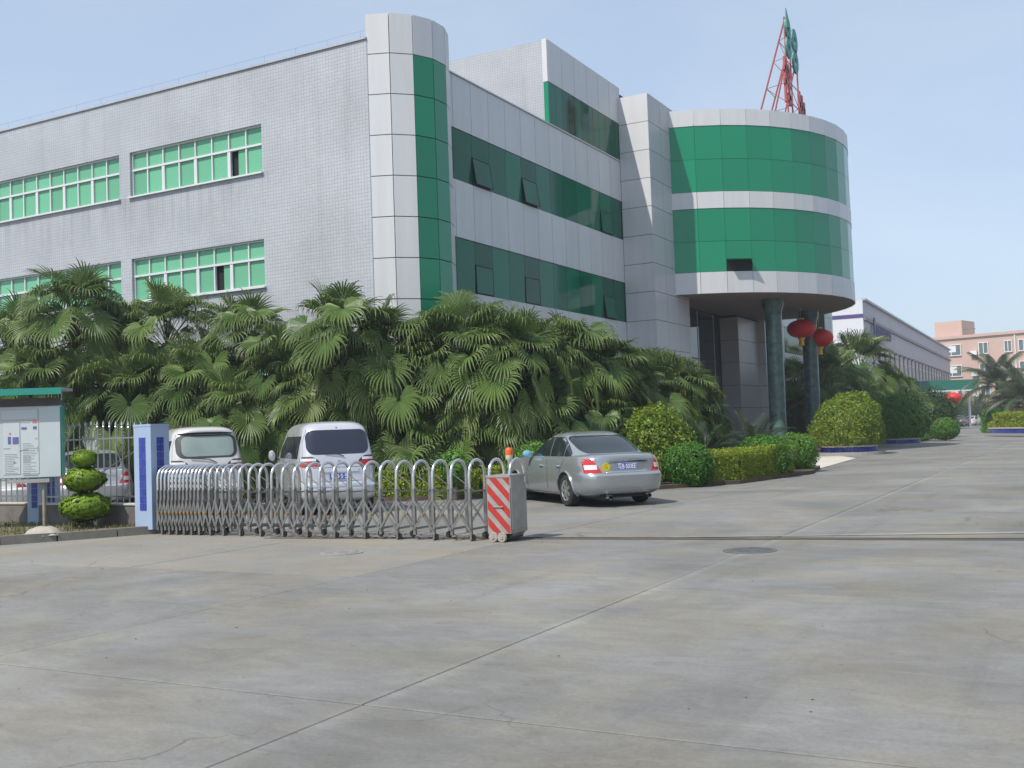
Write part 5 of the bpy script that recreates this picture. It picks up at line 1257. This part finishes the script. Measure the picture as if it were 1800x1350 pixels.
fence(c2[0]-.21-3.0, c2[0]-.21, c2[1], 'spiked railing left of the second blue pillar at the picture edge')
q = gnd(77, 927, vz); D_ = (q-C_P).dot(C_F); k_ = D_/FPX
bang = math.atan2(C_R.y, C_R.x)+R(5)
nb = thing('notice_board', 'pale notice board with a green roof on a thin post by the fence', 'notice board', (q.x, q.y, vz-.02), bang)
bxl, bxr = -2.35, .36; zb = (927-838)*k_; zt = (927-712)*k_
MB().box(((bxl+bxr)/2, .06, (zb+zt)/2), (bxr-bxl, .16, zt-zb)).build('cabinet', 'board_green', nb)
MB().box(((bxl+bxr)/2-.012, -.03, (zb+zt)/2), (bxr-bxl-.035, .02, zt-zb-.03)).build('panel', 'board', nb)
MB().add([(bxl, -.04, zt+.0), (bxr, -.04, zt+.0), (bxr, .14, zt+.16), (bxl, .14, zt+.16), (bxl, -.04, zt-.02), (bxr, -.04, zt-.02), (bxr, .14, zt+.14), (bxl, .14, zt+.14)], [(0, 1, 2, 3), (7, 6, 5, 4), (0, 4, 5, 1), (1, 5, 6, 2), (2, 6, 7, 3), (3, 7, 4, 0)]).build('sloped_top', 'galv', nb)
MB().box(((bxl+bxr)/2+.03, .05, zt+.30), (bxr-bxl+.10, .62, .05)).build('roof_slab', 'granite', nb); MB().box(((bxl+bxr)/2+.03, -.255, zt+.265), (bxr-bxl+.10, .03, .12)).build('roof_fascia', 'board_green', nb)
for x in (0., bxl+.36):
    MB().tube([(x, .05, 0), (x, .05, zb)], .035, 10).build('post', 'rust_post', nb, smooth=50); MB().tube([(x+.0, .16, zt-.3), (x+.0, .16, zt+.28)], .02, 8).build('roof_stay', 'galv', nb)
    MB().bar((x, .05, zb-.14), (x-.28, .05, zb-.01), .03).build('knee_brace', 'rust_post', nb)
MB().box((-.25, .05, zb-.05), (.75, .18, .07)).build('under_shelf', 'granite', nb)
MB().tube([(bxr-.02, .02, zt+.1), (bxr-.02, .05, zt+.26)], .015, 6).build('roof_stay', 'galv', nb)
bk = lambda x, y: ((x-77)*k_, (927-y)*k_)
def paper(x0, y0, x1, y1, m, d=.045): a = bk(x0, y0); b = bk(x1, y1); blk('notice', m, nb, ((a[0]+b[0])/2, -d, (a[1]+b[1])/2), (abs(b[0]-a[0]), .006, abs(b[1]-a[1])), rel=False)
paper(8, 716, 72, 736, 'paper_orange'); paper(10, 718, 70, 734, 'paper', .049)
paper(12, 740, 40, 830, 'paper'); paper(43, 737, 72, 830, 'paper'); paper(-40, 720, 2, 830, 'paper')
for a in ((43, 748, 52, 752, 'paper_blue'), (63, 747, 69, 752, 'paper_blue'), (62, 737, 70, 741, 'paper_red'), (20, 764, 25, 777, 'paper_blue'), (28, 765, 38, 777, 'paper_blue'), (22, 757, 25, 760, 'paper_red'), (12, 783, 24, 785, 'paper_grey'), (38, 787, 54, 789, 'paper_grey'), (66, 767, 70, 769, 'paper_grey'), (69, 782, 70.5, 791, 'paper_grey'), (43, 738, 58, 740, 'paper_grey'), (29, 809, 32, 811, 'paper_blue')): paper(*a, .050)
for k in range(12): y = 794+k*3; paper(14, y, 14+random.uniform(14, 24), y+.7, 'paper_grey', .050); paper(45, y-30+12, 45+random.uniform(10, 24), y-30+12.7, 'paper_grey', .050); paper(45, y+4, 45+random.uniform(12, 24), y+4.7, 'paper_grey', .050)

# ================================================================== FAR BUILDINGS
fc = dep(1522, 640, 100); fdir = ray(1856, 724); fdir.z = 0; fdir.normalize(); fang = math.atan2(fdir.y, fdir.x)
fb = thing('factory_building', 'long lilac grey factory with purple letters behind the palms', 'building', (fc.x, fc.y, 0), fang)
# local: x along the facade away from the camera, +y into the block (left), -y is the drive side
fh = (dep(1522, 527, 100)).z; FL = 92.
MB().box((FL/2, 11, fh/2), (FL, 21.9, fh)).build('wall', 'lilac_wall', fb)
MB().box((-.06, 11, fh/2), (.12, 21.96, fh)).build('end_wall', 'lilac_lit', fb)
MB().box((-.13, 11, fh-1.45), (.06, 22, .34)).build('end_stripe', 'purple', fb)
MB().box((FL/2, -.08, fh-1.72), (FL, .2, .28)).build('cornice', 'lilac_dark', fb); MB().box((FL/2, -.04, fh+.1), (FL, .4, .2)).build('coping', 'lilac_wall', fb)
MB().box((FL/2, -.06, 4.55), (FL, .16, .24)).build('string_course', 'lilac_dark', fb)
nw = 22
for k in range(nw):
    x = 6+k*3.9
    for z0, z1 in ((6.3, 8.6), (1.2, 3.4)):
        w = bpy.data.objects.new('window', None); link(w, fb); w.location = (x, 0, z0)
        blk('pane', 'far_glass', w, (0, -.02, (z1-z0)/2), (1.7, .06, z1-z0), rel=False); blk('lintel', 'lilac_dark', w, (0, -.10, z1-z0+.08), (1.9, .3, .16), rel=False)
        blk('mullion', 'far_white', w, (0, -.06, (z1-z0)/2), (.08, .06, z1-z0), rel=False); blk('transom', 'far_white', w, (0, -.06, (z1-z0)*.65), (1.7, .07, .08), rel=False); blk('sill', 'lilac_lit', w, (0, -.12, -.05), (1.9, .24, .1), rel=False)
lt = 'Eoooooeo'; lx = 5.2
for k, ch in enumerate(lt):
    o = obj('letter', text_mesh(ch, 2.3 if k == 0 else 2.1, 'purple', .06, .03), fb, (lx, -.22, fh-2.35 if k else fh-2.2), (math.pi/2, 0, 0)); lx += 1.55
can = thing('entrance_canopy', 'green flat canopy jutting from the far lilac building', 'canopy', (0, 0, 0))
a = dep(1612, 690, 132); b = dep(1716, 684, 132); can.location = ((a.x+b.x)/2, (a.y+b.y)/2, 0); dx = (b-a); ang = math.atan2(dx.y, dx.x); can.rotation_euler = (0, 0, ang); Lc = math.hypot(dx.x, dx.y)
MB().box((0, 1.5, a.z+.75), (Lc, 4.5, 1.25)).build('fascia', 'green_canopy', can); MB().box((.4, -.78, a.z+.05), (Lc*.7, .1, .14)).build('edge_strip', 'far_white', can)
for x in (-Lc/2+.3, Lc/2-.3): MB().tube([(x, 1.6, 0), (x, 1.6, a.z+.2)], .16, 12).build('post', 'far_white', can, smooth=40)
q = dep(1676, 699, 128); lantern((q.x, q.y, q.z), 13.5/FPX*128, 'distant red lantern under the end of the green canopy', a.z-q.z+.1)
pk = dep(1640, 640, 195); pdir = ray(-2537, 880); pdir.z = 0; pdir.normalize(); pa = math.atan2(-pdir.y, -pdir.x)+R(-16)
pb = thing('pink_building', 'salmon pink apartment block with white windows at the end of the drive', 'building', (pk.x, pk.y, 0), pa)
ph = dep(1720, 592, 195).z
MB().box((17, 8, ph/2), (70, 15.9, ph)).build('wall', 'pink_wall', pb); MB().box((17, 0, ph-.15), (70.3, .5, .5)).build('parapet', 'pink_wall', pb)
MB().box((1.9, 6, ph+1.5), (5.0, 6, 3.2)).build('stair_head', 'pink_wall', pb); MB().box((5.2, 4, ph+1.4), (2.4, .25, .15)).build('antenna_arm', 'far_glass', pb)
fl = (ph-.8)/4
for r in range(4):
    for (x, w) in ((2.5+1.0, 3.4), (9.2, 1.6), (13.4, 1.2), (16.0, 1.6), (20.5, 1.8), (25.2, 3.6), (30.5, 1.6), (-6, 3.4), (-2.2, 1.6), (35, 3.4)):
        z = 1.1+r*fl; h = fl*.52; q = bpy.data.objects.new('window', None); link(q, pb); q.location = (x, 0, z)
        blk('pane', 'far_glass', q, (0, -.03, h/2), (w, .1, h), rel=False)
        blk('frame', 'far_white', q, (0, -.1, h), (w+.2, .16, .14), rel=False); blk('frame', 'far_white', q, (0, -.1, 0), (w+.2, .16, .14), rel=False)
        for k in range(3): blk('frame', 'far_white', q, ((k-1)*w/2, -.1, h/2), (.12, .14, h), rel=False)
        if w > 3: blk('curtain', 'far_white', q, (-.1*w, -.085, h*.62), (w*.7, .04, h*.6), rel=False)
    for x in (.9, 7.6): 
        z = 1.0+r*fl; a_ = bpy.data.objects.new('air_conditioner', None); link(a_, pb); a_.location = (x, -.35, z); blk('case', 'far_white', a_, (0, 0, .35), (1.1, .45, .75), rel=False); blk('bracket', 'far_glass', a_, (0, .05, -.1), (1.2, .5, .1), rel=False)
for x in (14.6, 22.6): MB().tube([(x, -.12, .2), (x, -.12, ph-.6)], .12, 8).build('downpipe', 'far_white', pb)
# block and trees added out of view to shade and reflect in the front
ac = thing('added_warehouse', 'unseen plain grey block with dark strip windows, added to reflect in the glass front', 'building', (16, 45, 0))
MB().box((7, 0, 5.2), (14, 72, 10.4)).build('wall', 'lilac_wall', ac)
for r in range(3):
    for k in range(14): blk('window', 'far_glass', ac, (-.03, -33+k*5, 1.9+r*3.2), (.1, 3.6, 1.5), rel=False)
for k in range(7):  # unseen tree row, added for the glass front to reflect
    q = Vector((9.5, 18+k*9.5, 0)); PALMH = 7+1.2*(k % 3)
    t = thing('broadleaf_tree', 'unseen tree %s added across the drive from the office' % ('nearest', 'second', 'third', 'fourth', 'fifth', 'sixth', 'farthest')[k] if False else ('nearest', 'second', 'third', 'fourth', 'fifth', 'sixth', 'farthest')[k]+' unseen tree added across the drive to reflect in the glass front', 'tree', q, 0, 'unseen trees added across the drive')
    MB().tube([(0, 0, 0), (.1, 0, PALMH*.4), (0, .1, PALMH*.75)], [.2, .15, .07], 8).build('trunk', 'bark', t); rr = random.Random(k); PP = []; NN = []
    for j in range(12):
        a_ = rr.uniform(0, 6.28); f = rr.uniform(.2, .8); P_, N_ = dome_pts(260, 1.2, 1.2, 1.0, 0, -9, 700+k*20+j, .2, 2, .3); PP.append(P_+np.array([2*f*math.cos(a_), 2*f*math.sin(a_), PALMH*.72+rr.uniform(-1.6, 1.6)])); NN.append(N_)
    obj('crown', leaf_cloud(np.concatenate(PP), np.concatenate(NN), .3, .2, 800+k, 'dark_bush', .05), t)

# ================================================================== HAZE
hm = bpy.data.materials.new('haze'); hm.use_nodes = True; hn = hm.node_tree.nodes; hn.remove(hn['Principled BSDF'])
pv = hn.new('ShaderNodeVolumePrincipled'); pv.inputs['Color'].default_value = (.86, .91, 1, 1); pv.inputs['Density'].default_value = .0008; pv.inputs['Anisotropy'].default_value = .2
hm.node_tree.links.new(pv.outputs[0], hn['Material Output'].inputs['Volume']); MATS['haze'] = hm
tag(MB().box((0, 80, 12.2), (700, 660, 26.4)).build('haze', 'haze'), 'thin pale haze over the whole yard', 'haze', kind='stuff')
